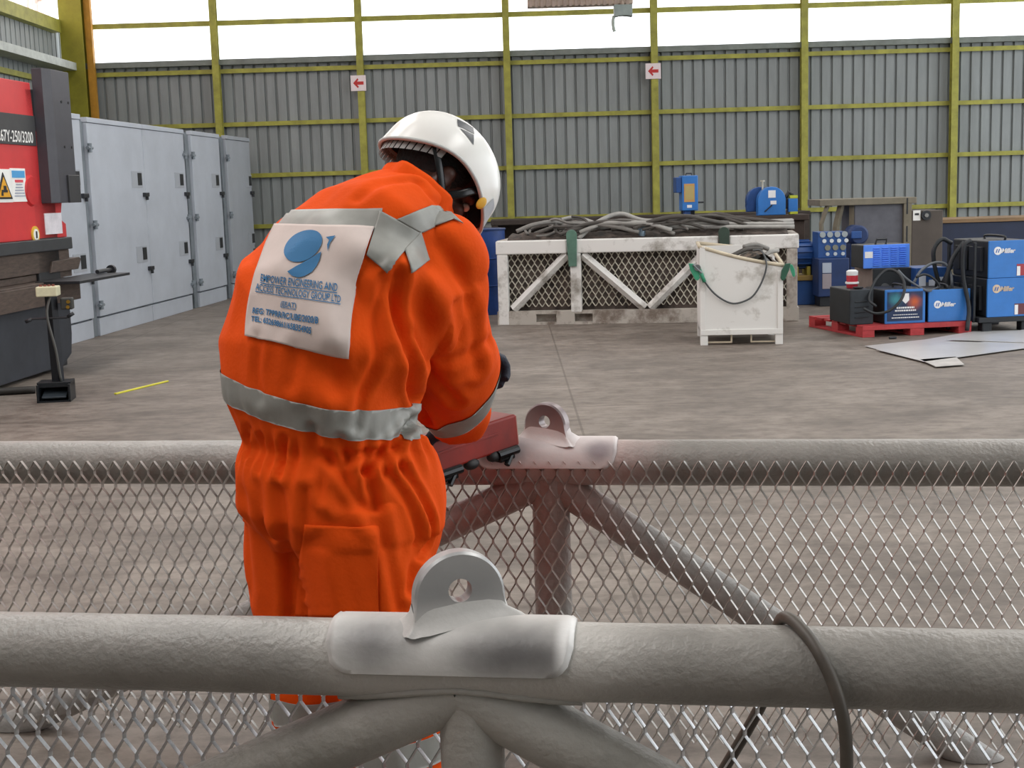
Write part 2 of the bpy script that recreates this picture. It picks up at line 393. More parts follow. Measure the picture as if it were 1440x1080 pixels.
# ------------------------------------------------------------------ press brake
op = G(105, 514)
def pu(px, py): return PL(op, ANG, px, py)
t = thing('press_brake', 'red and black metal press brake with black side cylinder housing at left edge', 'machine', (op.x, op.y, 0), ANG)
m_pr = M('press_red', 'd23a3c', 0.42, 0, var=0.06, scale=3); m_pk = M('press_charcoal', '3b3d40', 0.5, 0.1, var=0.12, scale=5); m_br = M('oily_tool_steel', '5d5049', 0.5, 0.3, var=0.25, scale=8, stretch=(1, 1, 6))
m_pb = M('press_bed_navy', '363a42', 0.5, 0.1, var=0.15, scale=4)
UL = -3.2
zb = pu(105, 388)[1]; zr0 = pu(95, 333)[1]; ztop = pu(48, 117)[1]; xr = pu(97, 330)[0]; xt = pu(49, 150)[0]
bm = B(); prism(bm, [(UL, 0.03), (-0.25, 0.03), (-0.04, 0.12), (0.0, 0.3), (0.0, zb-0.02), (UL, zb-0.02)], 0.0, 0.45, 0.008); obj('bed', bm, m_pb, t)
bm = B(); prism(bm, [(UL, zr0), (xr, zr0), (xr, zr0+0.12), (xr-0.12, zr0+0.16), (pu(90, 285)[0], pu(90, 285)[1]), (xt, pu(50, 180)[1]), (xt-0.02, ztop), (UL, ztop)], 0.02, 0.30, 0.006); obj('ram', bm, m_pr, t)
bm = B(); box(bm, UL, xr+0.02, -0.02, 0.26, zr0-0.11, zr0-0.002, 0.008); obj('die_clamp', bm, m_pk, t)
bm = B(); box(bm, UL, xr+0.02, 0.02, 0.2, zr0-0.30, zr0-0.112, 0.006); prism(bm, [(UL, zr0-0.3), (xr+0.0, zr0-0.3), (xr-0.03, zr0-0.40), (UL, zr0-0.40)], 0.08, 0.12); obj('punch', bm, m_br, t)
bm = B(); box(bm, UL, xr+0.12, 0.05, 0.16, zb+0.0, zb+0.06, 0.004); box(bm, UL, 0.02, -0.1, 0.42, zb-0.09, zb-0.001, 0.006); box(bm, UL, -0.02, -0.12, -0.1, zb-0.2, zb-0.02, 0.004); obj('die_table', bm, m_br, t)
bm = B(); prism(bm, [(-0.35, zb+0.06), (0.26, zb+0.06), (0.34, zb+0.15), (0.3, zb+0.17), (-0.3, zb+0.16)], 0.0, 0.1, 0.004); obj('back_gauge', bm, m_br, t)
xa = pu(45, 385); xb = pu(137, 384)
bm = B(); box(bm, xa[0], xb[0]-0.25, -0.42, -0.02, zb-0.02, zb+0.005, 0.003); tube(bm, [(xb[0]-0.5, -0.2, zb+0.03), (xb[0]-0.1, -0.2, zb+0.03)], 0.02, 8); lathe(bm, [(0.045, -0.02), (0.045, 0.02)], (xb[0]-0.15, -0.2, zb+0.03), 12, 'x'); obj('support_arm', bm, m_dk, t)
bm = B(); box(bm, -0.55, -0.1, 0.02, 1.4, 0.02, ztop-0.05, 0.01); obj('side_frame', bm, M('press_frame_black', '2c2d30', 0.5, 0.1), t)
# black band and lettering
z0b = pu(48, 205)[1]; z1b = pu(48, 163)[1]
bm = B(); box(bm, UL+0.1, xt-0.005, 0.008, 0.02, z0b, z1b, 0.002); bd = obj('name_band', bm, M('band_black', '3a3a3c', 0.5), t)
xw1 = pu(47.5, 198)[0]; xw0 = pu(-13, 198)[0]
text_front(bd, 'WC67Y-250/3200', xw0, pu(47, 201)[1], xw1-xw0, m_white, y=0.005, height=0.095, bold=0.012)
# cylinder housing, standing proud of the ram
hy = -0.10
ohx = op + Vector((math.sin(ANG), -math.cos(ANG), 0))*0.10
def hu(px, py): return PL(ohx, ANG, px, py)
zc0 = hu(66, 286)[1]; zc1 = hu(52, 93)[1]; h0 = hu(77, 286)[0]; hw_ = hu(107, 250)[0]-h0
bm = B(); prismz(bm, [(h0, hy+0.03), (h0+0.13, hy), (h0+hw_, hy), (h0+hw_, 0.02), (h0, 0.02)], zc0+0.22, zc1, 0.006)
prismz(bm, [(h0, hy+0.03), (h0+0.13, hy), (h0+hw_*0.9, hy), (h0+hw_*0.9, 0.02), (h0, 0.02)], zc0, zc0+0.23, 0.006); hs = obj('cylinder_housing', bm, M('housing_charcoal', '45454c', 0.45, 0.1, var=0.08), t)
bm = B(); box(bm, h0+0.3, h0+hw_+0.04, hy-0.02, 0.02, zc0-0.0, zc0+0.25, 0.006); obj('housing_foot', bm, M('housing_dark', '333336', 0.5), hs)
bm = B()
for zz in (zc0+0.5, zc0+0.9):
    for xx in (h0+hw_*0.6, h0+hw_*0.9): lathe(bm, [(0.012, hy-0.006), (0.012, hy+0.05)], (xx, 0, zz), 8, 'y')
obj('bolt', bm, m_blk, hs)
# stickers on the ram
def sticker(name, x0, y0, x1, y1, mat, y=0.012, th=0.01):
    a = pu(x0, y1); b = pu(x1, y0); bm = B(); box(bm, a[0], b[0], y, y+th, a[1], b[1], 0.002); return obj(name, bm, mat, t), a, b
s, a, b = sticker('warning_sticker', -4, 238, 17, 285, m_white)
s['label'] = 'white sticker with yellow warning triangle'
W = b[0]-a[0]; Hh = b[1]-a[1]; cx = (a[0]+b[0])/2
bm = B(); prism(bm, [(a[0]+0.05*W, a[1]+0.1*Hh), (b[0]-0.05*W, a[1]+0.1*Hh), (cx, b[1]-0.1*Hh)], 0.006, 0.012); s2 = obj('triangle_border', bm, m_blk, s)
bm = B(); prism(bm, [(a[0]+0.16*W, a[1]+0.16*Hh), (b[0]-0.16*W, a[1]+0.16*Hh), (cx, b[1]-0.24*Hh)], 0.003, 0.008); obj('triangle', bm, flat('warning_yellow', 'e2a31f'), s)
bm = B(); box(bm, cx-0.18*W, cx+0.16*W, 0.0, 0.005, a[1]+0.3*Hh, a[1]+0.38*Hh); box(bm, cx-0.05*W, cx+0.1*W, 0.0, 0.005, a[1]+0.38*Hh, a[1]+0.5*Hh); box(bm, cx-0.2*W, cx-0.1*W, 0.0, 0.005, a[1]+0.2*Hh, a[1]+0.3*Hh); obj('hand_symbol', bm, m_blk, s)
s, a, b = sticker('notice_sticker', 20, 237, 37, 284, m_white); s['label'] = 'white notice sticker with blue header and red heading'
W = b[0]-a[0]; Hh = b[1]-a[1]
bm = B(); box(bm, a[0]+0.08*W, b[0]-0.08*W, 0.008, 0.013, b[1]-0.28*Hh, b[1]-0.07*Hh); obj('header', bm, flat('notice_blue', '4d9fd8'), s)
bm = B(); box(bm, a[0]+0.25*W, b[0]-0.22*W, 0.008, 0.013, b[1]-0.42*Hh, b[1]-0.34*Hh); obj('heading', bm, flat('notice_pinkred', 'd8505c'), s)
bm = B()
for k in range(5): box(bm, a[0]+(0.3-0.04*k)*W, b[0]-(0.3-0.04*k)*W, 0.008, 0.013, a[1]+(0.5-0.085*k)*Hh, a[1]+(0.53-0.085*k)*Hh)
obj('text_lines', bm, flat('notice_greyblue', '9aa0b4'), s)
s, a, b = sticker('paper_label', 67, 299, 88, 330, M('paper_white', 'e9e4ea', 0.7)); s['label'] = 'white paper label with faint print'
c_ = pu(46, 268); bm = B(); lathe(bm, [(0.12, 0.0), (0.14, 0.022)], (c_[0], 0, c_[1]), 24, 'y')
for v in bm.verts: v.co.x = c_[0] + (v.co.x-c_[0])*1.0
obj('cover_disc', bm, M('disc_red', 'c8292c', 0.4), t, True, 30)
c_ = pu(52, 330); bm = B(); lathe(bm, [(0.075, 0.008), (0.075, 0.02)], (c_[0], 0, c_[1]), 20, 'y'); s = obj('emblem', bm, flat('emblem_yellow', 'd9b23c'), t)
bm = B(); lathe(bm, [(0.05, 0.004), (0.05, 0.012)], (c_[0], 0, c_[1]), 18, 'y'); obj('emblem_center', bm, m_white, s)
bm = B(); box(bm, c_[0]-0.012, c_[0]+0.012, 0.0, 0.006, c_[1]-0.03, c_[1]+0.03); obj('emblem_figure', bm, m_blk, s)

# ------------------------------------------------------------------ foot pedal stand
pg = G(76, 566); YP = pg.y
t = thing('foot_pedal_stand', 'black foot pedal on a tall post with a cream control box, before the press', 'foot pedal', (pg.x, pg.y, 0), math.radians(8))
k = YP/1870
bm = B(); box(bm, -0.125, 0.125, 0.0, 0.22, 0, 0.012); box(bm, -0.125, -0.108, 0, 0.22, 0, 0.135, 0.003); box(bm, 0.108, 0.125, 0, 0.22, 0, 0.135, 0.003); box(bm, -0.125, 0.125, 0.2, 0.22, 0, 0.15); prism(bm, [(-0.125, 0.11), (0.125, 0.11), (0.125, 0.15), (-0.125, 0.15)], 0.04, 0.22, 0.003)
obj('pedal_guard', bm, flat('pedal_black', '1f2328', 0.4, 0.3), t)
bm = B(); mt_ = Matrix.Translation((0, 0.08, 0.05)) @ Matrix.Rotation(math.radians(18), 4, 'X'); box(bm, -0.09, 0.09, -0.07, 0.1, 0, 0.015, 0.004, mt_); obj('pedal', bm, flat('pedal_grey', '4b545c', 0.35, 0.5), t)
zt_ = A(66, 412, YP).z; xt_ = A(67, 412, YP).x - pg.x
bm = B(); tube(bm, [(0.02, 0.12, 0.14), (xt_, 0.1, zt_)], (0.045), 4, up=Vector((1, 0.2, 0)), flat_=0.5); obj('post', bm, flat('post_black', '25272c', 0.4, 0.3), t)
bm = B(); tube(bm, spline([(0.045, 0.1, 0.15), (0.035, 0.04, 0.4), (-0.0, 0.0, zt_*0.8), (xt_+0.02, 0.02, zt_)], 6), 0.01, 8); obj('cable', bm, flat('cable_grey', '5a5a58'), t, True)
xh0 = A(37, 449, YP).x-pg.x; xh1 = A(101, 446, YP).x-pg.x; zh = A(68, 448, YP).z
bm = B(); tube(bm, [(xh0, 0.02, zh-0.02), (xh0+0.05, 0.02, zh), (xh1-0.05, 0.02, zh), (xh1, 0.02, zh+0.03)], 0.008, 8)
tube(bm, [(xh0-0.005, 0.02, zh-0.02), (xh0+0.04, 0.02, zh-0.003)], 0.014, 8); tube(bm, [(xh1-0.04, 0.02, zh+0.005), (xh1+0.005, 0.02, zh+0.032)], 0.014, 8); obj('handlebar', bm, m_dk, t, True)
x0 = A(52, 418, YP).x-pg.x; x1 = A(81, 418, YP).x-pg.x; z0 = A(66, 417, YP).z; z1 = A(66, 403, YP).z
bm = B(); box(bm, x0, x1, -0.03, 0.12, z0, z1, 0.008); cb = obj('control_box', bm, M('cream_plastic', 'd9d4b4', 0.5), t)
bm = B()
for i_ in range(4): lathe(bm, [(0.012, z1-0.002), (0.012, z1+0.014)], (x0+0.03+i_*0.03, 0.03, 0), 10)
obj('button', bm, flat('button_brown', '7a4438'), cb)
bm = B(); box(bm, x1-0.0, x1+0.09, 0.06, 0.14, z0-0.11, z0-0.02, 0.01); cc = obj('contact_block', bm, flat('contact_dark', '3a3a38'), t)
bm = B(); lathe(bm, [(0.014, 0.05), (0.014, 0.062)], (x1+0.06, 0, z0-0.05), 10, 'y'); lathe(bm, [(0.014, 0.05), (0.014, 0.062)], (x1+0.055, 0, z0-0.09), 10, 'y'); obj('brass_screw', bm, flat('brass', 'b08a3a', 0.35, 0.8), cc)
bm = B(); a_ = G(-60, 560); b_ = G(0, 556); c_ = G(50, 553)
tube(bm, spline([(a_.x, a_.y, 0.03), (b_.x, b_.y, 0.03), (c_.x, c_.y, 0.03)], 6), 0.03, 8)
tag(obj('power_cable', bm, flat('cable_black', '2a2724'), None, True), 'thick black cable lying on the floor behind the foot pedal', 'cable')
# yellow stick on the floor
a_ = G(162, 555); b_ = G(236, 537)
bm = B(); d = (b_-a_); ang = math.atan2(d.y, d.x)
box(bm, 0, d.length, -0.012, 0.012, 0.0, 0.012, 0.003); o = obj('measuring_stick', bm, M('stick_yellow', 'd6cf3e', 0.5)); o.location = (a_.x, a_.y, 0.001); o.rotation_euler = (0, 0, ang)
tag(o, 'thin yellow stick lying on the bare concrete floor', 'stick')

# ------------------------------------------------------------------ the basket being inspected (two long pipe frames with mesh)
BANG = math.radians(-8.5); RP = 0.060; ZP = 0.784
nb = G(645, 876, ZP+RP-0.002)
bx_ = Vector((math.cos(BANG), math.sin(BANG), 0)); by_ = Vector((-bx_.y, bx_.x, 0))
OB = Vector((nb.x, nb.y, 0))
fb = G(770, 620, ZP+RP-0.002); DB = (Vector((fb.x, fb.y, 0))-OB).dot(by_); XFAR = (Vector((fb.x, fb.y, 0))-OB).dot(bx_)
OF = OB + by_*DB
X0, X1 = -2.3, 2.5
def spray(name, base, layers, rough=0.5, bump=0.25, bscale=55, var=0.12, metal=0.0, scale=9):
    mt = M(name, base, rough, metal, var=var, scale=scale, bump=bump, bscale=bscale)
    nt = mt.node_tree; b = nt.nodes['Principled BSDF']; tc = [n for n in nt.nodes if n.type == 'TEX_COORD'][0]
    prev = b.inputs['Base Color'].links[0].from_socket
    nz = nt.nodes.new('ShaderNodeTexNoise'); nz.inputs['Scale'].default_value = 14; nz.inputs['Detail'].default_value = 5; nt.links.new(tc.outputs['Object'], nz.inputs['Vector'])
    for (cen, sca, r0, r1, col, st) in layers:
        mp = nt.nodes.new('ShaderNodeVectorMath'); mp.operation = 'SUBTRACT'; nt.links.new(tc.outputs['Object'], mp.inputs[0]); mp.inputs[1].default_value = cen
        ms = nt.nodes.new('ShaderNodeVectorMath'); ms.operation = 'MULTIPLY'; nt.links.new(mp.outputs[0], ms.inputs[0]); ms.inputs[1].default_value = sca
        ln = nt.nodes.new('ShaderNodeVectorMath'); ln.operation = 'LENGTH'; nt.links.new(ms.outputs[0], ln.inputs[0])
        ad = nt.nodes.new('ShaderNodeMath'); ad.operation = 'MULTIPLY_ADD'; nt.links.new(nz.outputs['Fac'], ad.inputs[0]); ad.inputs[1].default_value = 0.5*(r1-r0)
        nt.links.new(ln.outputs['Value'], ad.inputs[2])
        mr = nt.nodes.new('ShaderNodeMapRange'); mr.interpolation_type = 'SMOOTHSTEP'
        mr.inputs[1].default_value = r0+0.25*(r1-r0); mr.inputs[2].default_value = r1+0.25*(r1-r0); mr.inputs[3].default_value = st; mr.inputs[4].default_value = 0
        nt.links.new(ad.outputs[0], mr.inputs[0])
        mx = nt.nodes.new('ShaderNodeMix'); mx.data_type = 'RGBA'; nt.links.new(mr.outputs[0], mx.inputs[0]); nt.links.new(prev, mx.inputs[6]); mx.inputs[7].default_value = lin(col)
        prev = mx.outputs[2]
    nt.links.new(prev, b.inputs['Base Color'])
    return mt
GREY = '8c8984'
m_pipeN = spray('pipe_paint_near', GREY, [((0.02, -0.03, ZP), (1, 1.0, 1.0), 0.14, 0.34, 'c2bfba', 0.85)], rough=0.36, bump=0.3, bscale=95)
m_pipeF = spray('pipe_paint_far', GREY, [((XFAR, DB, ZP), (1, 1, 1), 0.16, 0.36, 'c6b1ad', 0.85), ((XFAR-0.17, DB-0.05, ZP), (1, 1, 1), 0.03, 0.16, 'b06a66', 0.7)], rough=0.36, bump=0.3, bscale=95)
m_braceN = spray('brace_paint_near', '8b8881', [((0.02, -0.03, ZP), (1, 1, 1), 0.1, 0.3, 'b3b0aa', 0.7)], rough=0.45, bump=0.4, bscale=60)
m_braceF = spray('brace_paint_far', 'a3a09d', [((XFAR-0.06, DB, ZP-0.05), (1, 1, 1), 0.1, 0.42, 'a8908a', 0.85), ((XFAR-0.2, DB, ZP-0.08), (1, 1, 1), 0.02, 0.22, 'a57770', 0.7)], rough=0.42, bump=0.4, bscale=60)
m_plateN = spray('plate_sprayed_near', 'c2c0bd', [((-0.125, -0.045, ZP+0.042), (0.9, 1.0, 1.5), 0.012, 0.085, '615f5f', 0.9), ((0.1, -0.05, ZP+0.03), (0.6, 1.0, 1.6), 0.015, 0.09, '545252', 0.95), ((0.178, -0.04, ZP+0.03), (1.6, 0.6, 0.6), 0.012, 0.05, 'efefee', 0.9), ((0.0, -0.02, ZP+0.17), (0.55, 0.55, 1.1), 0.02, 0.06, 'a8a7a7', 0.6)], rough=0.42, bump=0.08, bscale=80, var=0.05)
m_lugN = spray('lug_steel_near', 'b4b4b4', [((0.0, 0, 0.90), (0.3, 0.1, 1), -0.02, 0.06, '8c8d8f', 0.7), ((0, 0, ZP+0.03), (0.3, 0.1, 1), 0.03, 0.08, 'e4e3e1', 0.9)], rough=0.36, bump=0.06, bscale=30, var=0.08, metal=0.35)
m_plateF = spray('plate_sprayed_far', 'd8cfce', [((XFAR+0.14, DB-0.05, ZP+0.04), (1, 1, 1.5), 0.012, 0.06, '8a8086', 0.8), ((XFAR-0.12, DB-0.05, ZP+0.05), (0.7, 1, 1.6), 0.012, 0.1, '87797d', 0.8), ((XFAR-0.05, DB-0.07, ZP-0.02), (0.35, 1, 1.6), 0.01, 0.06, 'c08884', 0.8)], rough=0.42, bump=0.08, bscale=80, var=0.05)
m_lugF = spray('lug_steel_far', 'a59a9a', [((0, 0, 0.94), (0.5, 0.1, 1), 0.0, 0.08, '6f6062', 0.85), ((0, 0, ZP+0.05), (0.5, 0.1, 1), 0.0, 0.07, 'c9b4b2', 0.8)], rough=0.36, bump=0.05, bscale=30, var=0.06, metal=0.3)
m_mesh = M('galvanised_mesh', 'c9cacc', 0.3, 0.88, var=0.12, scale=40)
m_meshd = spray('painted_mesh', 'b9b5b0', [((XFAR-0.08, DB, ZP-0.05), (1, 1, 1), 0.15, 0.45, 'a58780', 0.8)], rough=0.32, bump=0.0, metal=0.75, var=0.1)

t = thing('lifting_basket', 'grey pipe-framed lifting basket with mesh sides, open, around the worker in foreground', 'basket', (OB.x, OB.y, 0), BANG)
BT = t
for yy, mt in ((0, m_pipeN), (DB, m_pipeF)):
    n = 160; bm = B(); tube(bm, [(X0+(X1-X0)*i/n, yy, ZP) for i in range(n+1)], RP, 40)
    for v in bm.verts:
        if X0+0.01 < v.co.x < X1-0.01:
            q = noise.noise(v.co*22)*0.0006 + noise.noise(v.co*70)*0.0007
            v.co.y += (v.co.y-yy)/RP*q; v.co.z += (v.co.z-ZP)/RP*q
    obj('top_rail', bm, mt, t, True, 60)
for xx in (X0, X1):
    for zz in (ZP,):
        bm = B(); tube(bm, [(xx, 0, zz), (xx, DB, zz)], 0.05, 20); obj('cross_rail', bm, m_braceN, t, True, 60)
    for yy in (0, DB):
        bm = B(); tube(bm, [(xx, yy, 0.0), (xx, yy, ZP)], 0.052, 20); obj('post', bm, m_braceN, t, True, 60)
def brace(yy, o, xc, via, mt, r, z0=ZP-0.042):
    u, z = PL(o, BANG, *via); d = Vector((u-xc, 0, z-z0)); k = (-0.08-z0)/d.z
    e = Vector((xc, yy, z0)) + Vector((d.x*k, 0, d.z*k))
    if e.x < X0 or e.x > X1:
        k = ((X0 if e.x < X0 else X1)-xc)/d.x; e = Vector((xc+d.x*k, yy, z0+d.z*k))
    bm = B(); n = 24; tube(bm, [Vector((xc, yy, z0)).lerp(e, i/n) for i in range(n+1)], r, 28)
    bmesh.ops.bisect_plane(bm, geom=bm.verts[:]+bm.edges[:]+bm.faces[:], plane_co=(0, 0, 0.002), plane_no=(0, 0, 1), clear_inner=True)
    return obj('brace', bm, mt, t, True, 60)
brace(0, OB, 0.0, (503, 1026), m_braceN, 0.052); brace(0, OB, 0.0, (760, 1024), m_braceN, 0.052)
brace(DB, OF, XFAR, (97, 985), m_braceF, 0.045); brace(DB, OF, XFAR, (1340, 1046), m_braceF, 0.045)
bm = B(); tube(bm, [(0.015, 0, 0.0), (0.015, 0, ZP)], 0.05, 28); obj('post', bm, m_braceN, t, True, 60)
bm = B(); tube(bm, [(XFAR+0.005, DB, 0.0), (XFAR+0.005, DB, ZP)], 0.05, 28); obj('post', bm, m_braceF, t, True, 60)
# weld beads
bm = B(); pts = []
for i in range(41):
    s = -1+2*i/40; a = math.radians(-100+(38*(1-abs(s)**1.5)))
    pts.append((0.19*s, -RP*1.0*math.cos(a+PI/2-PI/2)*1.0 if False else -RP*math.cos(math.radians(-72+40*(1-abs(s)**1.6))), ZP+RP*math.sin(math.radians(-72+40*(1-abs(s)**1.6)))))
tube(bm, pts, [0.006+0.0015*noise.noise(Vector((i*0.7, 0, 0))) for i in range(41)], 8); obj('weld_bead', bm, m_braceN, t, True)
# doubler plates and lugs
def saddle(xc, yy, half, mt, amin=-4, amax=150):
    bm = B(); n, k = 48, 26; R0 = RP+0.001; th = 0.009
    def ring(R, sh):
        g = []
        for i in range(n+1):
            row = []
            for j in range(k+1):
                s = -1+2*i/n; q = -1+2*j/k
                cut = 1.0
                e = max(0, (abs(s)-0.80)/0.20); lim = 1-(1-math.sqrt(max(0, 1-e*e)))*0.55
                a = math.radians((amin+amax)/2 + (amax-amin)/2*q*lim*sh)
                row.append(bm.verts.new((xc+half*s*sh, yy-R*math.cos(a), ZP+R*math.sin(a))))
            g.append(row)
        return g
    o, mid, inn = ring(R0+th, 0.965), ring(R0+th-0.005, 1.0), ring(R0-0.004, 1.0)
    for i in range(n):
        for j in range(k): bm.faces.new((o[i][j], o[i+1][j], o[i+1][j+1], o[i][j+1]))
    def loop(g): return [g[i][0] for i in range(n+1)]+[g[n][j] for j in range(1, k+1)]+[g[i][k] for i in range(n-1, -1, -1)]+[g[0][j] for j in range(k-1, 0, -1)]
    a, b, c = loop(o), loop(mid), loop(inn)
    for p, q in ((a, b), (b, c)):
        for i in range(len(p)): bm.faces.new((p[i], p[(i+1) % len(p)], q[(i+1) % len(p)], q[i]))
    return bm
def lug(xc, yy, mt, pm, half, W, zc, R, rh, extra, th, flare):
    pl = obj('doubler_plate', saddle(xc, yy, half, pm), pm, t, True, 50)
    bm = B(); N = 28
    pts = [(-W, ZP+0.03), (-W, ZP+0.062)] + [(R*math.cos(a), zc+R*math.sin(a)) for a in [math.radians(178-176*i/N) for i in range(N+1)]] + [(W, ZP+0.075), (W+flare, ZP+0.03)]
    hole = [(rh*math.cos(2*PI*i/24), zc+0.011+rh*math.sin(2*PI*i/24)) for i in range(24)]
    def loopv(p, y): return [bm.verts.new((a, y, b)) for a, b in p]
    bv = 0.004
    shr = lambda p: [(a*(1-bv/R), zc+(b-zc)*(1-bv/R)) if b > zc-0.02 else (a, b) for a, b in p]
    for y, sg in ((-th/2, 1), (th/2, -1)):
        o = loopv(shr(pts), y); h = loopv(hole, y)
        es = [bm.edges.new((o[i], o[(i+1) % len(o)])) for i in range(len(o))] + [bm.edges.new((h[i], h[(i+1) % len(h)])) for i in range(len(h))]
        bmesh.ops.triangle_fill(bm, edges=es, use_beauty=True)
        r2 = loopv(pts, y*(1-2*bv/th))
        for i in range(len(o)): bm.faces.new((o[i], o[(i+1) % len(o)], r2[(i+1) % len(o)], r2[i]))
        if sg == 1: of, hf, = r2, h
        else:
            for i in range(len(o)): bm.faces.new((of[i], of[(i+1) % len(o)], r2[(i+1) % len(o)], r2[i]))
            for i in range(24): bm.faces.new((hf[i], hf[(i+1) % 24], h[(i+1) % 24], h[i]))
    L = obj('lifting_eye', bm, mt, t, True, 40); L.location = (xc+(0.009 if yy == 0 else 0), yy, 0); L.rotation_euler = (0, 0, math.radians(extra))
    bm = B(); ca_, sa_ = math.cos(math.radians(extra)), math.sin(math.radians(extra)); rings = []
    for (g_, dz) in ((0.0, 0.026), (0.003, 0.014), (0.009, 0.005), (0.018, -0.002)):      # sprayed weld fillet round the foot
        ring = []
        for k in range(48):
            a = 2*PI*k/48; x = (W+g_+(flare*(0.4 if dz < 0.01 else 0) if math.cos(a) > 0 else 0))*math.copysign(abs(math.cos(a))**0.25, math.cos(a)); y = (th/2+g_)*math.copysign(abs(math.sin(a))**0.35, math.sin(a))
            yb = x*sa_+y*ca_; zs = ZP+math.sqrt(max(1e-5, (RP+0.010)**2-min(yb*yb, 0.0019)))
            ring.append(bm.verts.new((x, y, zs+dz+0.0012*math.sin(7*a+1))))
        rings.append(ring)
    for q in range(3):
        for k in range(48): bm.faces.new((rings[q][k], rings[q][(k+1) % 48], rings[q+1][(k+1) % 48], rings[q+1][k]))
    obj('weld_fillet', bm, pm, L, True)
lug(-0.008, 0, m_lugN, m_plateN, 0.190, 0.073, 0.887, 0.071, 0.0185, 24, 0.030, 0.036)
lug(XFAR, DB, m_lugF, m_plateF, 0.185, 0.062, 0.885, 0.060, 0.0165, -20, 0.032, 0.02)
# expanded mesh: zigzag strands, one panel per side
def mesh_panel(yy, z0, z1, mt, w=0.0385, h=0.073, xa=X0+0.05, xb=X1-0.05, th=0.0016, wd=0.0066, dep=0.0022, name='mesh_panel', parent=None, tilt=1):
    bm = B(); ns = int((xb-xa)/(w/2)); nk = int((z1-z0)/(h/2))
    for i in range(ns):
        xc = xa+i*w/2; prev = None
        for k in range(nk+1):
            s = 1 if (i+k) % 2 == 0 else -1
            for zo in (-0.22, 0.22):
                if (k == 0 and zo < 0) or (k == nk and zo > 0): continue
                x = xc+s*(w/4-0.0006); z = z1-(nk-k)*h/2+zo*h/4
                y = yy+s*dep*tilt
                ang = math.radians(54)*tilt
                dx, dy = wd/2*math.cos(ang), wd/2*math.sin(ang); ex, ey = -th/2*math.sin(ang), th/2*math.cos(ang)
                cur = [bm.verts.new((x+a*dx+b*ex, y+a*dy+b*ey, z)) for a, b in ((-1, -1), (1, -1), (1, 1), (-1, 1))]
                if prev:
                    for q in range(4): bm.faces.new((prev[q], prev[(q+1) % 4], cur[(q+1) % 4], cur[q]))
                prev = cur
    return obj(name, bm, mt, parent)
mesh_panel(0.052, 0.004, 0.765, m_mesh, parent=t)
mesh_panel(DB-0.066, 0.004, ZP+0.022, m_meshd, parent=t)

# cable draped over the near rail
def bw(x, y, z): p = OB + bx_*x + by_*y; return Vector((p.x, p.y, z))
uc = PL(OB, BANG, 1110, 872)[0]
pts = [bw(uc-0.16, 0.24, 0.40), bw(uc-0.10, 0.20, 0.52), bw(uc-0.025, 0.125, 0.70), bw(uc-0.015, 0.062, ZP+0.035), bw(uc+0.0, 0.01, ZP+RP+0.011), bw(uc+0.035, -0.05, ZP+0.047), bw(uc+0.065, -0.082, ZP-0.02), bw(uc+0.075, -0.09, ZP-0.10), bw(uc+0.07, -0.09, 0.55), bw(uc+0.06, -0.10, 0.3), bw(uc+0.08, -0.14, 0.05), bw(uc+0.2, -0.3, 0.014), bw(uc+0.5, -0.5, 0.013)]
bm = B(); tube(bm, spline(pts, 8), 0.0095, 14)
tag(obj('rubber_cable', bm, M('cable_rubber', '4a443d', 0.5, 0, var=0.15, scale=20), None, True), 'dark rubber cable draped over the near grey rail of the basket', 'cable')
# red tool case lying across the far rail
a_ = A(714, 606, 3.43); b_ = A(575, 652, 3.20)
dv = (a_-b_); Lc = dv.length; xa = dv.normalized(); za = (Vector((0, 0, 1)) - xa*xa.z).normalized(); ya = za.cross(xa)
t = thing('red_tool_case', 'dark red metal tool case with black clamps, resting against the far rail', 'tool case', b_, 0)
t.rotation_euler = Matrix((xa, ya, za)).transposed().to_euler()
m_case = M('case_red', '8a2116', 0.42, 0.0, var=0.2, scale=8); bm = B(); box(bm, -0.1, Lc, -0.04, 0.045, -0.035, 0.05, 0.006); bd = obj('case_body', bm, m_case, t)
bm = B(); box(bm, -0.08, Lc-0.07, -0.0425, -0.039, 0.012, 0.018, 0.001); obj('ridge', bm, m_case, bd)
bm = B(); box(bm, Lc-0.002, Lc+0.004, -0.036, 0.041, -0.031, 0.046, 0.002); obj('end_plate', bm, M('case_end', 'b9968c', 0.35, 0.5), t)
for xx in (0.1, 0.17, 0.25):
    bm = B(); ell(bm, (xx, -0.035, -0.042), (0.024, 0.016, 0.014)); obj('rubber_foot', bm, m_blk, t, True)
m_clamp = M('clamp_black', '17181b', 0.22, 0.4)
for xx in (0.06, Lc-0.08):
    bm = B(); box(bm, xx, xx+0.055, -0.05, -0.02, -0.062, -0.03, 0.006); tube(bm, [(xx+0.06, -0.04, -0.035), (xx+0.02, -0.05, -0.07)], 0.008, 8); lathe(bm, [(0.012, xx-0.004), (0.012, xx+0.066)], (0, -0.045, -0.04), 10, 'x'); obj('clamp', bm, m_clamp, t)

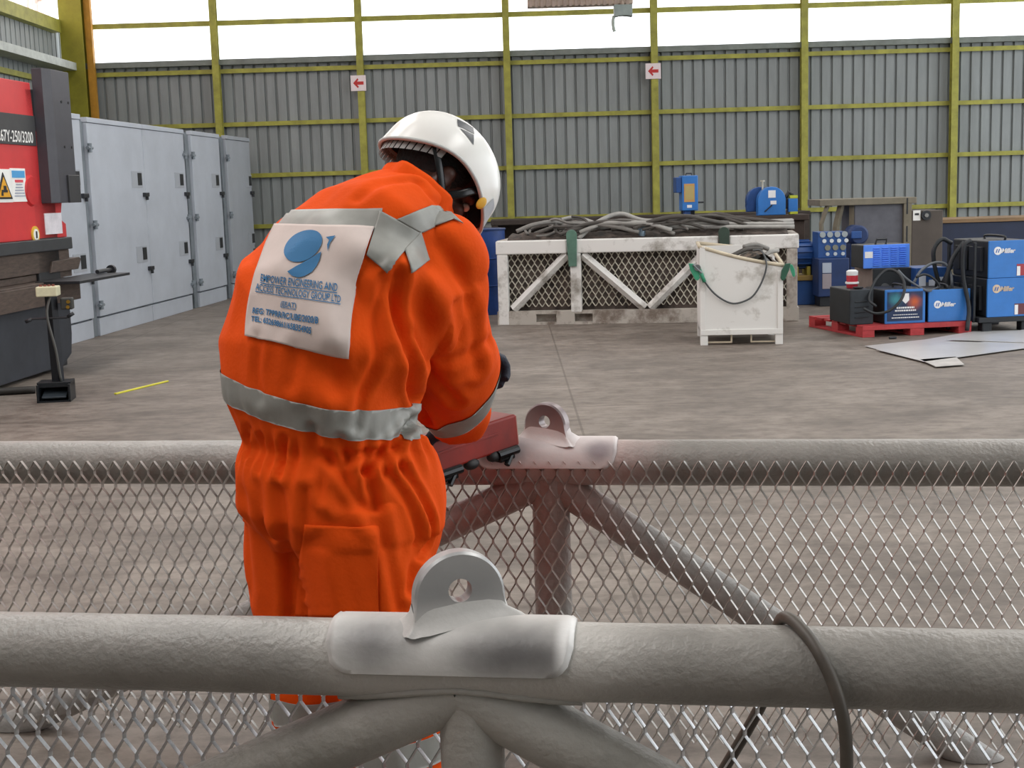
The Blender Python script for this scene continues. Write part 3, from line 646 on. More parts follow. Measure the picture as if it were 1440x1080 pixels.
# ------------------------------------------------------------------ big white pen full of hoses
pa, pb = G(701, 457), G(1123, 451); PANG = math.atan2((pb-pa).y, (pb-pa).x); PLn = (pb-pa).length; PD = 1.15
def pv(px, py): return PL(pa, PANG, px, py)
t = thing('cargo_cage', 'large battered white steel cage with mesh sides, heaped with grey hoses', 'cage', (pa.x, pa.y, 0), PANG)
m_wht = M('battered_white', 'e6e5e2', 0.6, 0.0, var=0.1, scale=3, col2='8f8980', lo=0.33, hi=0.50); m_wh2 = M('grimy_white', 'b9b3ab', 0.65, 0, col2='7a6e64', lo=0.38, hi=0.55, scale=4)
zT = pv(750, 338)[1]; zT0 = pv(750, 357)[1]; zB1 = pv(750, 437)[1]
for (p0, p1) in ((698, 797), (808, 1010), (1026, 1123)):
    u0, u1 = pv(p0, 345)[0], pv(p1, 345)[0]; bm = B(); box(bm, u0, u1, -0.06, 0.06, zT0, zT, 0.012); obj('top_rail', bm, m_wht, t)
for (p0, p1) in ((701, 715.5), (803, 818), (1106, 1121)):
    u0, u1 = pv(p0, 400)[0], pv(p1, 400)[0]; bm = B(); box(bm, u0, u1, -0.055, 0.055, 0.0 if p0 != 803 else zB1-0.02, zT0, 0.01); obj('post', bm, m_wht if p0 != 1106 else m_wh2, t)
fk0, fk1, fk2, fk3 = pv(755, 448)[0], pv(783, 448)[0], pv(809, 448)[0], pv(834, 448)[0]
bm = B(); zz = zB1
for (a, b) in ((0, fk0), (fk1, fk2), (fk3, PLn)): box(bm, a, b, -0.05, 0.06, 0.0, zz, 0.004)
for (a, b) in ((fk0, fk1), (fk2, fk3)): box(bm, a, b, -0.05, 0.06, zz-0.035, zz); box(bm, a, b, -0.05, 0.06, 0, 0.03); box(bm, a, b, 0.05, 0.06, 0.03, zz-0.035)
obj('bottom_rail', bm, m_wh2, t)
for (p, q) in (((722, 435), (797, 358)), ((819, 358), (907, 433)), ((914, 433), (985, 362)), ((1000, 362), (1075, 433))):
    a, b = pv(*p), pv(*q); bm = B(); tube(bm, [(a[0], 0, a[1]), (b[0], 0, b[1])], 0.05, 4, up=Vector((0, 1, 0))); 
    obj('brace', bm, m_wht, t)
mesh_panel(0.068, zB1-0.01, zT0+0.02, M('cream_mesh', 'd2cdbe', 0.6, 0, var=0.1), w=0.075, h=0.125, xa=0.1, xb=PLn-0.08, th=0.004, wd=0.019, dep=0.003, parent=t)
bm = B(); box(bm, 0, PLn, PD-0.05, PD+0.05, 0, 0.16); box(bm, 0, PLn, PD-0.05, PD+0.05, zT0, zT); 
obj('back_frame', bm, m_wh2, t)
for xx in (0.05, PLn-0.05):
    bm = B(); box(bm, xx-0.05, xx+0.05, 0.06, PD-0.05, 0, 0.15); box(bm, xx-0.05, xx+0.05, 0.06, PD-0.05, zT0, zT); box(bm, xx-0.05, xx+0.05, PD-0.05, PD+0.05, 0.0, zT0); obj('end_frame', bm, m_wh2, t)
bm = B(); box(bm, 0.05, PLn-0.05, 0.06, PD, 0.1, 0.13); obj('deck', bm, m_wh2, t)
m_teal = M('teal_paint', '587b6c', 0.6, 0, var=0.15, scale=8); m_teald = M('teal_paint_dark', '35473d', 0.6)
for (pp, mt, low) in (((796, 322, 814, 374), m_teal, 1), ((1009, 318, 1027, 352), m_teald, 0)):
    u0, z1_ = pv(pp[0], pp[1]); u1, z0_ = pv(pp[2], pp[3]); cx = (u0+u1)/2; hw = (u1-u0)/2
    pts = [(cx-hw*0.55, z0_), (cx+hw*0.75, z0_), (cx+hw*0.9, z1_-hw)] + arc(cx, z1_-hw, hw*0.9, 0, 180, 10)[1:] 
    bm = B(); prism(bm, pts, -0.085, -0.062, 0.005); obj('lifting_lug', bm, mt, t)
# debris heap filling the cage and hoses on top
bm = B(); NX, NY = 60, 16; g = []
for i in range(NX+1):
    row = []
    for j in range(NY+1):
        x = 0.1+(PLn-0.2)*i/NX; y = 0.085+(PD-0.17)*j/NY
        z = zT-0.045 + 0.10*math.sin(PI*j/NY)**0.5 + 0.05*noise.noise(Vector((x*3, y*4, 1))) + 0.03*noise.noise(Vector((x*9, y*9, 5)))
        row.append(bm.verts.new((x, y, z)))
    g.append(row)
for i in range(NX):
    for j in range(NY): bm.faces.new((g[i][j], g[i+1][j], g[i+1][j+1], g[i][j+1]))
r = bmesh.ops.extrude_edge_only(bm, edges=[e for e in bm.edges if e.is_boundary])
for e in r['geom']:
    if isinstance(e, bmesh.types.BMVert): e.co.z = 0.135
o = obj('hose_scrap_heap', bm, M('dark_scrap', '5a4f48', 0.8, 0, col2='2b2522', lo=0.35, hi=0.6, scale=9, bump=0.8, bscale=18), None, True); o.location = (pa.x, pa.y, 0.0); o.rotation_euler = (0, 0, PANG)
tag(o, 'dark tangle of scrap hose filling the inside of the white cage', 'scrap', kind='stuff')
m_hs = [M('hose_grey', '7d7a76', 0.55, 0, var=0.15), M('hose_dark', '4b4743', 0.55, 0, var=0.15), M('hose_pale', 'a3a19d', 0.55, 0, var=0.12)]
pm = Matrix.Translation((pa.x, pa.y, 0)) @ Matrix.Rotation(PANG, 4, 'Z')
rr = random.Random(3)
HL = {0: 'mid grey hose lying in the heap on top of the white cage', 1: 'dark hose lying in the heap on top of the white cage', 2: 'pale grey hose lying in the heap on top of the white cage'}
def hose(pts, r, k, label=None, grp=True):
    bm = B(); tube(bm, [pm @ Vector(p) for p in spline(pts, 7)], r, 10); o = obj('hose', bm, m_hs[k], None, True)
    tag(o, label or HL[k], 'hose', 'hoses heaped in the white cage')
for i in range(26):
    k = rr.choice((0, 0, 1, 1, 2)); x = rr.uniform(0.15, 2.0); L_ = rr.uniform(0.5, 1.3); y = rr.uniform(0.15, 0.9); dz = rr.uniform(0.0, 0.09); pts = []
    n = 5; ph = rr.uniform(0, 6)
    for q in range(n+1):
        s = q/n; pts.append((min(PLn-0.1, x+L_*s), min(1.0, max(0.12, y+0.22*math.sin(ph+s*3.2))), zT+0.03+dz+0.12*math.sin(PI*s)*rr.uniform(0.5, 1)+0.02*rr.random()))
    hose(pts, rr.uniform(0.013, 0.026), k)
for i in range(8):     # loose coils at the left
    cx, cy, cz, R_ = rr.uniform(0.35, 0.95), rr.uniform(0.25, 0.8), zT+rr.uniform(0.06, 0.16), rr.uniform(0.1, 0.2); tl = rr.uniform(-0.6, 0.6); ph = rr.uniform(0, 6)
    hose([(cx+R_*math.cos(ph+a*0.7), cy+R_*0.8*math.sin(ph+a*0.7), cz+tl*R_*math.sin(ph+a*0.7)) for a in range(9)], 0.015, rr.choice((0, 1)), 'thin hose coiled loosely at the left end of the white cage')
for i in range(7):     # straight pale bundle at the right
    y = 0.25+0.08*i; hose([(1.9+0.05*i, y, zT+0.1+0.02*(i % 3)), (2.4, y+0.02, zT+0.09+0.03*(i % 2)), (PLn-0.03, y, zT+0.07+0.03*(i % 3))], 0.022, 2, 'pale hose in the straight bundle at the right end of the white cage')
a = pv(812, 336); b = pv(868, 302); c = pv(905, 312); d = pv(935, 330)
hose([(a[0], 0.12, a[1]), (a[0]+0.2, 0.3, a[1]+0.17), (b[0], 0.45, b[1]), (c[0], 0.45, c[1]), (c[0]+0.5, 0.5, c[1]-0.0), (2.3, 0.6, zT+0.12)], 0.026, 2, 'pale hose arching highest over the middle of the white cage')
a = pv(835, 330)
hose([(a[0]-0.25, 0.2, zT+0.05), (a[0]+0.1, 0.25, zT+0.16), (b[0]+0.1, 0.25, zT+0.18), (d[0]-0.1, 0.2, zT+0.1), (d[0]+0.1, 0.12, zT+0.03)], 0.024, 0, 'grey hose arching low along the front rim of the white cage')
q = pv(901, 322); bm = B(); lathe(bm, [(0.03, zT+0.0), (0.04, zT+0.03), (0.04, zT+0.09), (0.02, zT+0.14), (0.008, zT+0.15)], (q[0], 0.2, 0), 14)
for v in bm.verts: v.co = pm @ v.co
tag(obj('pipe_fitting', bm, flat('fitting_blue_grey', '8ea3b4', 0.35, 0.4), None, True, 40), 'small blue-grey pipe fitting standing among the hoses on the white cage', 'fitting')

# ------------------------------------------------------------------ small white crate in front
ca, cb2 = G(985, 486), G(1101, 484); CANG = math.atan2((cb2-ca).y, (cb2-ca).x); CL = (cb2-ca).length
def cv(px, py): return PL(ca, CANG, px, py)
m_crt = M('crate_white', 'e4e3e0', 0.6, 0, var=0.06, scale=2.5, col2='a5a097', lo=0.32, hi=0.45); m_rim = M('crate_rim_cream', 'c9bda6', 0.6)
t = thing('scrap_crate', 'small white sheet-steel crate on legs with green lugs, before the white cage', 'crate', (ca.x, ca.y, 0), CANG)
CD = 0.85; zl = cv(985, 347)[1]; zr_ = cv(1100, 373)[1]; zf = cv(1040, 466)[1]; u0 = cv(979, 400)[0]
tops = [(CL*i/12, zl+(zr_-zl)*(i/12)-0.02*math.sin(PI*i/12)) for i in range(13)]
bm = B(); prism(bm, [(0.0, zf), (CL, zf)] + tops[::-1], 0.0, 0.02); 
box(bm, 0.0, 0.02, 0.02, CD, zf, zl); box(bm, CL-0.02, CL, 0.02, CD, zf, zr_); box(bm, 0, CL, CD-0.02, CD, zf, zl-0.03); box(bm, 0, CL, 0.02, CD, zf, zf+0.03); obj('panels', bm, m_crt, t)
bm = B(); box(bm, 0.0, 0.05, -0.012, 0.0, zf, zl-0.0, 0.003); box(bm, CL-0.05, CL, -0.012, 0.0, zf, zr_-0.05, 0.003); box(bm, 0, CL, -0.014, 0.0, zf-0.03, zf+0.02, 0.003); obj('edge_frame', bm, m_crt, t)
bm = B(); pts = [(p[0], 0.005, p[1]) for p in tops]; tube(bm, pts, 0.018, 8); tube(bm, [(CL, 0, zr_), (CL-0.01, CD, zl-0.1)], 0.018, 8); tube(bm, [(0, 0, zl), (0.01, CD, zl)], 0.018, 8); tube(bm, [(0, CD, zl), (CL, CD, zl-0.1)], 0.018, 8); obj('rim', bm, m_rim, t, True)
for (xx, yy) in ((0.035, 0.03), (CL-0.035, 0.03), (0.035, CD-0.04), (CL-0.035, CD-0.04)):
    bm = B(); box(bm, xx-0.035, xx+0.035, yy-0.035, yy+0.035, 0, zf+0.0, 0.004); obj('leg', bm, m_crt, t)
for (a, b) in ((0.07, 0.29), (CL-0.29, CL-0.07)):
    bm = B(); tube(bm, [(a, 0.03, 0.025), (b, 0.03, 0.025)], 0.008, 6); tube(bm, [(b if a < 0.1 else a, 0.03, 0.02), (b if a < 0.1 else a, 0.03, zf)], 0.008, 6); obj('fork_guide', bm, m_rim, t)
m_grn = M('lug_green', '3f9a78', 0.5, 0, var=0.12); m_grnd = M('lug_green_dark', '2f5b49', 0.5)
def clug(px0, py0, px1, py1, mt, y, mir=1):
    (a, z1_), (b, z0_) = cv(px0, py0), cv(px1, py1); bm = B(); W_ = b-a; Hh = z1_-z0_
    pts = [(0.05, 1.0), (0.55, 0.97), (0.9, 0.6), (1.0, 0.15), (0.85, 0.0), (0.6, 0.05), (0.2, 0.6)]
    if mir < 0: pts = [(1-x, z) for x, z in pts]
    prism(bm, [(a+W_*x, z0_+Hh*z) for x, z in pts], y, y+0.03, 0.006); return obj('lifting_lug', bm, mt, t)
clug(967, 370, 984, 394, m_grn, -0.05); clug(1097, 370, 1112, 394, m_grnd, -0.05, -1); clug(1110, 372, 1119, 390, m_grn, 0.03)
bm = B(); a = cv(979, 376); lathe(bm, [(0.03, -0.07), (0.03, -0.05)], (a[0]+0.01, 0, a[1]), 14, 'y'); tube(bm, [(a[0]-0.03, -0.06, a[1]+0.03), (a[0]+0.05, -0.06, a[1]-0.05)], 0.012, 8); obj('shackle', bm, flat('shackle_steel', '8d9296', 0.35, 0.8), t)
cps = [cv(983, 378), cv(989, 393), cv(1004, 412), cv(1022, 424), cv(1037, 426), cv(1056, 418), cv(1068, 402), cv(1076, 382), cv(1077, 367), cv(1071, 356), cv(1060, 356)]
cm = Matrix.Translation((ca.x, ca.y, 0)) @ Matrix.Rotation(CANG, 4, 'Z')
bm = B(); tube(bm, [cm @ Vector(p) for p in spline([(p[0], -0.03 if i < 8 else (-0.022 if i == 8 else 0.05*(i-8)), p[1]+(0.02 if i >= 9 else 0)) for i, p in enumerate(cps)], 6)], 0.0085, 8)
tag(obj('wire_sling', bm, flat('sling_dark', '4c5052', 0.5), None, True), 'thin dark wire sling hanging in a loop across the front of the small white crate', 'sling')
bm = B(); tube(bm, [cm @ Vector(p) for p in [(cps[0][0], -0.045, cps[0][1]), (cps[1][0]+0.01, -0.045, cps[1][1]-0.02)]], 0.018, 10)
tag(obj('sling_sleeve', bm, m_grn, None, True), 'short green sleeve at the left end of the wire sling on the small crate', 'sleeve')
# scrap lying in the crate
bm = B(); NX = 24; g = []
for i in range(NX+1):
    row = []
    for j in range(13):
        x = 0.04+(CL-0.08)*i/NX; y = 0.04+(CD-0.08)*j/12; s = x/CL
        row.append(bm.verts.new((x, y, zl-0.13-0.12*s + 0.13*math.exp(-((s-0.75)/0.22)**2) + 0.05*noise.noise(Vector((x*9, y*9, 3))))))
    g.append(row)
for i in range(NX):
    for j in range(12): bm.faces.new((g[i][j], g[i+1][j], g[i+1][j+1], g[i][j+1]))
o = obj('metal_scrap', bm, M('scrap_brown', '6a5a4c', 0.7, 0.1, col2='2f2a26', lo=0.4, hi=0.6, scale=14, bump=0.8, bscale=30)); o.matrix_world = cm
tag(o, 'brown metal scrap filling the small white crate', 'scrap', kind='stuff')
for i, (px, py, ln, an, col, lb) in enumerate(((1052, 358, 0.16, 0.3, 'dark', 'dark hose end lying on the scrap in the small crate'), (1066, 352, 0.13, -0.2, 'grey', 'bent grey pipe lying on top of the scrap in the small crate'), (1085, 364, 0.12, 0.7, 'pale', 'pale metal offcut leaning in the right corner of the small crate'))):
    a = cv(px, py); bm = B(); c_ = Vector((a[0], 0.18+0.08*i, a[1]+0.01)); d = Vector((math.cos(an), 0.4, math.sin(an)*0.6)).normalized()*ln
    tube(bm, [cm @ p for p in spline([c_-d, c_+Vector((0, 0, 0.03)), c_+d], 6)], 0.022, 8)
    tag(obj('scrap_pipe', bm, m_hs[{'dark': 1, 'grey': 0, 'pale': 2}[col]], None, True), lb, 'pipe')

# ------------------------------------------------------------------ red pallet with welding sets
m_mb = M('welder_blue', '357ac8', 0.4, 0, var=0.07, scale=4); m_bb = M('bright_blue', '5590ff', 0.4, 0, var=0.07, scale=4); m_wk = M('welder_black', '22262b', 0.5, 0.1, var=0.2); m_nv = M('navy_paint', '1f3766', 0.5, 0, var=0.15, scale=4)
m_nv2 = M('mid_navy_paint', '27508f', 0.45, 0, var=0.12, scale=4); m_plt = M('pallet_red', 'b83a3e', 0.6, 0, var=0.18, scale=6); m_lg = flat('logo_white', 'eeeef0')
fa, fb2 = G(1213, 475), G(1366, 468); QANG = math.atan2((fb2-fa).y, (fb2-fa).x); QL = (fb2-fa).length
def qv(px, py): return PL(fa, QANG, px, py)
zP = qv(1290, 455)[1]
t = thing('pallet', 'red wooden pallet on the floor carrying the welding sets', 'pallet', (fa.x, fa.y, 0), QANG)
sk = -0.10; QD = 1.15
sm = Matrix(((1, sk, 0, 0), (0, 1, 0, 0), (0, 0, 1, 0), (0, 0, 0, 1)))
for k in range(7):
    bm = B(); y = k*(QD-0.12)/6; box(bm, 0, QL, y, y+0.12, zP-0.022, zP, 0.003, sm); obj('top_board', bm, m_plt, t)
for x0, x1 in ((0, 0.12), (QL/2-0.07, QL/2+0.07), (QL-0.13, QL)):
    bm = B(); box(bm, x0, x1, 0, QD-0.0, 0.0, 0.022, 0.003, sm); obj('bottom_board', bm, m_plt, t)
    for y in (0.0, QD/2-0.07, QD-0.14):
        bm = B(); box(bm, x0, x1, y, y+0.14, 0.022, zP-0.022, 0.003, sm); obj('block', bm, m_plt, t)
bm = B(); box(bm, 0, QL, -0.004, 0.02, zP-0.045, zP-0.0, 0.002); obj('front_board', bm, m_plt, t)
def qbox(name, label, px0, py0, px1, py1, y, depth, mats, z0=None, group=None, cat='welder', bev=0.012, sidecol=None):
    """box-shaped set whose front face fills the given rectangle at local depth y behind the pallet front"""
    o = fa + Vector((-math.sin(QANG), math.cos(QANG), 0))*y
    a, z1_ = PL(o, QANG, px0, py0); b, zb_ = PL(o, QANG, px1, py1)
    z0 = zb_ if z0 is None else z0
    p = o + Vector((math.cos(QANG), math.sin(QANG), 0))*a
    t = thing(name, label, cat, (p.x, p.y, z0), QANG, group)
    W_, Hh = b-a, z1_-z0
    bm = B(); box(bm, 0, W_, 0.02, depth, 0, Hh, bev); obj('casing', bm, mats[1], t)
    bm = B(); box(bm, 0.0, W_, 0.0, 0.022, 0.0, Hh, 0.006); fp = obj('front_panel', bm, mats[0], t)
    return t, fp, W_, Hh
def bolt_logo(fp, x, z, w_, h_, word, mt=None):
    """round badge with a slanted double stroke, then slanted lettering"""
    mt = mt or m_lg
    bm = B(); r = h_/2; lathe(bm, [(r, -0.003), (r, 0.001)], (x+r, 0, z+r), 20, 'y'); g = obj('badge', bm, mt, fp)
    bm = B()
    for k in (-0.45, 0.1): prism(bm, [(x+r+r*(k-0.15), z+r*0.55), (x+r+r*(k+0.1), z+r*0.55), (x+r+r*(k+0.4), z+r*1.45), (x+r+r*(k+0.15), z+r*1.45)], -0.005, -0.0035)
    obj('badge_strokes', bm, flat('logo_blue', '2c62ad'), fp)
    text_front(fp, word, x+h_*0.95, z+h_*0.22, w_-h_*0.95, mt, y=-0.003, height=h_*0.56, bold=0.035, shear=0.25)
zq = zP+0.001
def handle(t, W_, Hh, y0=0.05, y1=0.3, mt=None, n='handle'):
    bm = B(); tube(bm, spline([(W_*0.5, y0, Hh-0.005), (W_*0.5, y0+0.02, Hh+0.035), (W_*0.5, y1-0.02, Hh+0.035), (W_*0.5, y1, Hh-0.005)], 5), 0.012, 8); obj(n, bm, mt or m_wk, t, True)
t, fp, W_, Hh = qbox('welding_set', 'blue welding set with white round logo, front right on the red pallet', 1306, 408, 1364, 451, 0.06, 0.5, (m_mb, m_wk), z0=zq, group='welding sets on the pallet')
bolt_logo(fp, W_*0.13, Hh*0.42, W_*0.52, Hh*0.24, 'Miller'); handle(t, W_, Hh)
t, fp, W_, Hh = qbox('welding_set', 'blue welding set with dark picture sticker, front middle on the red pallet', 1245, 408, 1301, 452, 0.05, 0.5, (m_mb, m_wk), z0=zq, group='welding sets on the pallet')
bm = B(); box(bm, W_*0.05, W_*0.93, -0.004, 0.0, Hh*0.08, Hh*0.93); st = obj('picture_sticker', bm, spray('sticker_night', '1c3158', [((W_*0.25, 0, Hh*0.72), (1, 1, 1), 0.0, 0.10, '3f8f9a', 0.9), ((W_*0.72, 0, Hh*0.62), (1, 1, 1), 0.0, 0.10, 'd0602a', 0.95), ((W_*0.5, 0, Hh*0.75), (1, 1, 1), 0.0, 0.06, '9fb8d8', 0.8)], bump=0), fp)
bm = B(); prism(bm, [(W_*0.42, Hh*0.88), (W_*0.58, Hh*0.88), (W_*0.585, Hh*0.68), (W_*0.5, Hh*0.58), (W_*0.415, Hh*0.68)], -0.007, -0.004); obj('shield', bm, m_lg, fp)
bm = B(); prism(bm, [(W_*0.46, Hh*0.83), (W_*0.55, Hh*0.83), (W_*0.55, Hh*0.79), (W_*0.49, Hh*0.79), (W_*0.49, Hh*0.7), (W_*0.52, Hh*0.7), (W_*0.52, Hh*0.74), (W_*0.55, Hh*0.74), (W_*0.55, Hh*0.66), (W_*0.46, Hh*0.66)], -0.009, -0.0065); obj('shield_mark', bm, flat('logo_blue'), fp) if False else bm.free()
text_front(fp, 'IRIS WARRIORS', W_*0.2, Hh*0.45, W_*0.58, m_lg, y=-0.006, height=Hh*0.07, bold=0.02) if False else None
bm = B()
for (a, b, z, h_) in ((0.28, 0.72, 0.44, 0.05), (0.24, 0.76, 0.36, 0.045), (0.2, 0.8, 0.25, 0.022), (0.16, 0.84, 0.16, 0.03)):
    x = a
    while x < b:
        wv = 0.03+0.025*((x*37) % 1); box(bm, W_*x, W_*min(b, x+wv), -0.006, -0.0035, Hh*z, Hh*(z+h_)); x += wv+0.012
obj('sticker_lettering', bm, m_lg, fp)
handle(t, W_, Hh)
t, fp, W_, Hh = qbox('welding_set', 'black dusty welding set with the red bottle on top, front left on the pallet', 1196, 408, 1228, 452, 0.12, 0.55, (M('dusty_black', '2a3138', 0.6, 0, var=0.3), m_wk), z0=zq, group='welding sets on the pallet')
p_b = t.location.copy(); W_b, H_b = W_, Hh
bm = B()
for k in range(4): tube(bm, [(W_*0.2, -0.005, Hh*(0.2+0.15*k)), (W_*0.8, -0.005, Hh*(0.22+0.15*k))], 0.006, 6)
obj('grille_bar', bm, m_dk, t)
bm = B(); lathe(bm, [(0.03, 0), (0.05, 0.01), (0.05, 0.02)], (W_*0.5, 0.1, Hh), 12); obj('dial', bm, m_blk, t)
# bottle
e = Vector((math.cos(QANG), math.sin(QANG), 0)); nrm = Vector((-math.sin(QANG), math.cos(QANG), 0))
bp_ = p_b + e*(W_b*0.5) + nrm*0.25
t = thing('gas_bottle', 'small red cylinder with white bands standing on the black welding set', 'gas bottle', (bp_.x, bp_.y, p_b.z+H_b), 0)
bh = A(1213, 379, bp_.y).z - (p_b.z+H_b)
bm = B(); lathe(bm, [(0.05, 0), (0.055, 0.008), (0.055, bh*0.78)], n=20); obj('body', bm, flat('bottle_red', 'b62e3c', 0.35), t, True, 40)
bm = B(); lathe(bm, [(0.055, bh*0.7), (0.056, bh*0.72), (0.056, bh*0.93), (0.035, bh)], n=20); obj('cap', bm, flat('bottle_white', 'dfe2e3', 0.4), t, True, 40)
bm = B(); lathe(bm, [(0.057, bh*0.22), (0.066, bh*0.24), (0.066, bh*0.33), (0.057, bh*0.35)], n=20); obj('band', bm, flat('bottle_white', 'dfe2e3', 0.4), t, True, 40)
# rear row
t, fp, W_, Hh = qbox('welding_set', 'grey welding set with black front under the bright blue one', 1228, 378, 1282, 412, 0.75, 0.5, (m_wk, M('casing_taupe', '7b716b', 0.5)), z0=zq, group='welding sets on the pallet')
for (x, z, r) in ((0.3, 0.6, 0.045), (0.3, 0.25, 0.03), (0.6, 0.55, 0.03)):
    bm = B(); lathe(bm, [(r, -0.02), (r, 0.002)], (W_*x, 0, Hh*z), 14, 'y'); obj('knob', bm, M('knob_grey', '5a5d60', 0.4), t, True, 40)
zg = t.location.z + Hh
t, fp, W_, Hh = qbox('welding_set', 'bright blue louvred welding set with handle, topmost at the back of the pallet', 1215, 345, 1279, 379, 0.78, 0.35, (m_bb, m_wk), z0=zg+0.0015, group='welding sets on the pallet')
for c_ in range(4):
    bm = B()
    for k in range(9): z = Hh*(0.1+0.092*k); box(bm, W_*(0.2+0.19*c_), W_*(0.34+0.19*c_), -0.014, 0.0, z, z+Hh*0.04, 0.003)
    obj('louvre', bm, m_bb, fp)
bm = B(); box(bm, W_*0.02, W_*0.19, -0.004, 0.0, Hh*0.45, Hh*0.72); obj('white_label', bm, m_lg, fp)
bm = B(); tube(bm, [(W_*0.33, 0.1, Hh-0.004), (W_*0.36, 0.1, Hh+0.05), (W_*0.58, 0.1, Hh+0.05), (W_*0.56, 0.1, Hh-0.004)], 0.011, 8); obj('handle', bm, m_wk, t)
t, fp, W_, Hh = qbox('welding_set', 'navy welding set with white label and control knob, back right on the pallet', 1289, 377, 1331, 414, 0.62, 0.4, (m_nv2, m_nv2), z0=zq, group='welding sets on the pallet')
bm = B(); box(bm, W_*0.1, W_*0.95, -0.004, 0.0, Hh*0.1, Hh*0.7); obj('control_panel', bm, M('panel_grey', '5d626b', 0.5), fp)
bm = B(); box(bm, W_*0.08, W_*0.3, -0.006, 0.0, Hh*0.5, Hh*0.85); box(bm, W_*0.4, W_*0.6, -0.007, -0.003, Hh*0.45, Hh*0.75); box(bm, W_*0.7, W_*0.95, -0.007, -0.003, Hh*0.68, Hh*0.8); obj('label_strip', bm, flat('label_grey_white', 'c9d2e0'), fp)
bm = B(); lathe(bm, [(0.035, -0.03), (0.035, -0.003)], (W_*0.55, 0, Hh*0.35), 14, 'y'); obj('knob', bm, m_blk, t)
# welding leads on the pallet
def lead(pxs, y, r, label, mat=None):
    o = fa + nrm*y; bm = B(); pts = []
    for i, (px, py, dy) in enumerate(pxs):
        p = A(px, py, o.y+dy); pts.append(p)
    tube(bm, spline(pts, 7), r, 8); tag(obj('welding_lead', bm, mat or m_wk, None, True), label, 'cable', 'welding leads on the pallet')
lead([(1232, 431, 0.04), (1222, 420, 0.1), (1231, 395, 0.2), (1247, 380, 0.25), (1263, 384, 0.2), (1272, 400, 0.05), (1268, 420, -0.02), (1252, 436, -0.04), (1232, 441, -0.03), (1214, 434, 0.0)], 0.0, 0.014, 'black lead in a big loop over the middle of the red pallet')
lead([(1263, 380, 0.3), (1275, 392, 0.25), (1290, 402, 0.2), (1305, 409, 0.12), (1318, 405, 0.3), (1328, 400, 0.4)], 0.0, 0.012, 'grey lead running from the loop to the right set on the pallet', M('lead_grey', '5a6068', 0.5))
lead([(1285, 398, 0.3), (1295, 381, 0.35), (1312, 370, 0.4), (1329, 371, 0.4), (1337, 385, 0.38), (1339, 404, 0.35), (1340, 440, 0.6)], 0.0, 0.014, 'grey lead arching high over the navy set at the back of the pallet', M('lead_grey', '5a6068', 0.5))
lead([(1288, 390, 0.25), (1300, 386, 0.25), (1312, 391, 0.22), (1321, 402, 0.2), (1316, 408, 0.2)], 0.0, 0.012, 'short black lead curling in front of the navy set on the pallet')
# stack at the right edge
t1, fp, W_, Hh = qbox('welding_power_source', 'blue welding power source with white logo, lower of the stack at right edge', 1389, 392, 1446, 444, -0.05, 0.75, (m_mb, m_wk), cat='welder')
zlow = t1.location.z; stack_y = -0.05
tan = M('logo_tan', 'd9c3a8', 0.5)
bolt_logo(fp, W_*0.12, Hh*0.62, W_*0.52, Hh*0.22, 'Miller', tan)
bm = B(); box(bm, W_*0.66, W_, -0.004, 0, Hh*0.05, Hh*0.33); g = obj('rating_label', bm, flat('label_dark_red', '6b3b42'), fp)
bm = B(); box(bm, W_*0.66, W_*0.74, -0.006, -0.003, Hh*0.05, Hh*0.3); obj('label_edge', bm, m_lg, g)
t1['label'] = 'blue welding power source with tan logo, lower of the stack at right edge'
t2, fp, W_, Hh = qbox('welding_power_source', 'blue welding power source with white logo, upper of the stack at right edge', 1391, 339, 1448, 391, -0.05, 0.75, (m_mb, m_wk), cat='welder', z0=zlow+Hh+0.002)
bolt_logo(fp, W_*0.12, Hh*0.62, W_*0.52, Hh*0.22, 'Miller')
bm = B(); box(bm, W_*0.68, W_, -0.004, 0, Hh*0.05, Hh*0.36); g = obj('rating_label', bm, flat('label_red', 'a8404a'), fp)
bm = B(); box(bm, W_*0.68, W_*0.76, -0.006, -0.003, Hh*0.05, Hh*0.3); obj('label_edge', bm, m_lg, g)
handle(t2, W_, Hh, 0.1, 0.5)
for tt in (t1, t2):
    bm = B(); 
    for k in range(4): box(bm, -0.03, 0.0, 0.1+0.15*k, 0.2+0.15*k, 0.06, Hh-0.06, 0.006)
    obj('side_socket', bm, m_wk, tt)
p = t1.location
t = thing('trolley', 'black low trolley under the blue stack at right edge', 'trolley', (p.x, p.y, 0), QANG)
bm = B(); box(bm, -0.08, 0.5, 0.0, 0.8, zlow-0.05, zlow-0.001, 0.005); obj('platform', bm, m_wk, t)
for (x, y) in ((0.02, 0.08), (0.42, 0.08), (0.02, 0.7), (0.42, 0.7)):
    bm = B(); box(bm, x-0.05, x+0.05, y-0.05, y+0.05, 0.0, zlow-0.049, 0.01); obj('foot', bm, m_wk, t)
bm = B(); box(bm, -0.11, -0.085, 0.06, 0.1, zlow-0.05, zlow+0.72, 0.004); box(bm, -0.11, -0.085, 0.6, 0.64, zlow-0.05, zlow+0.72, 0.004); obj('side_rail', bm, m_wk, t)
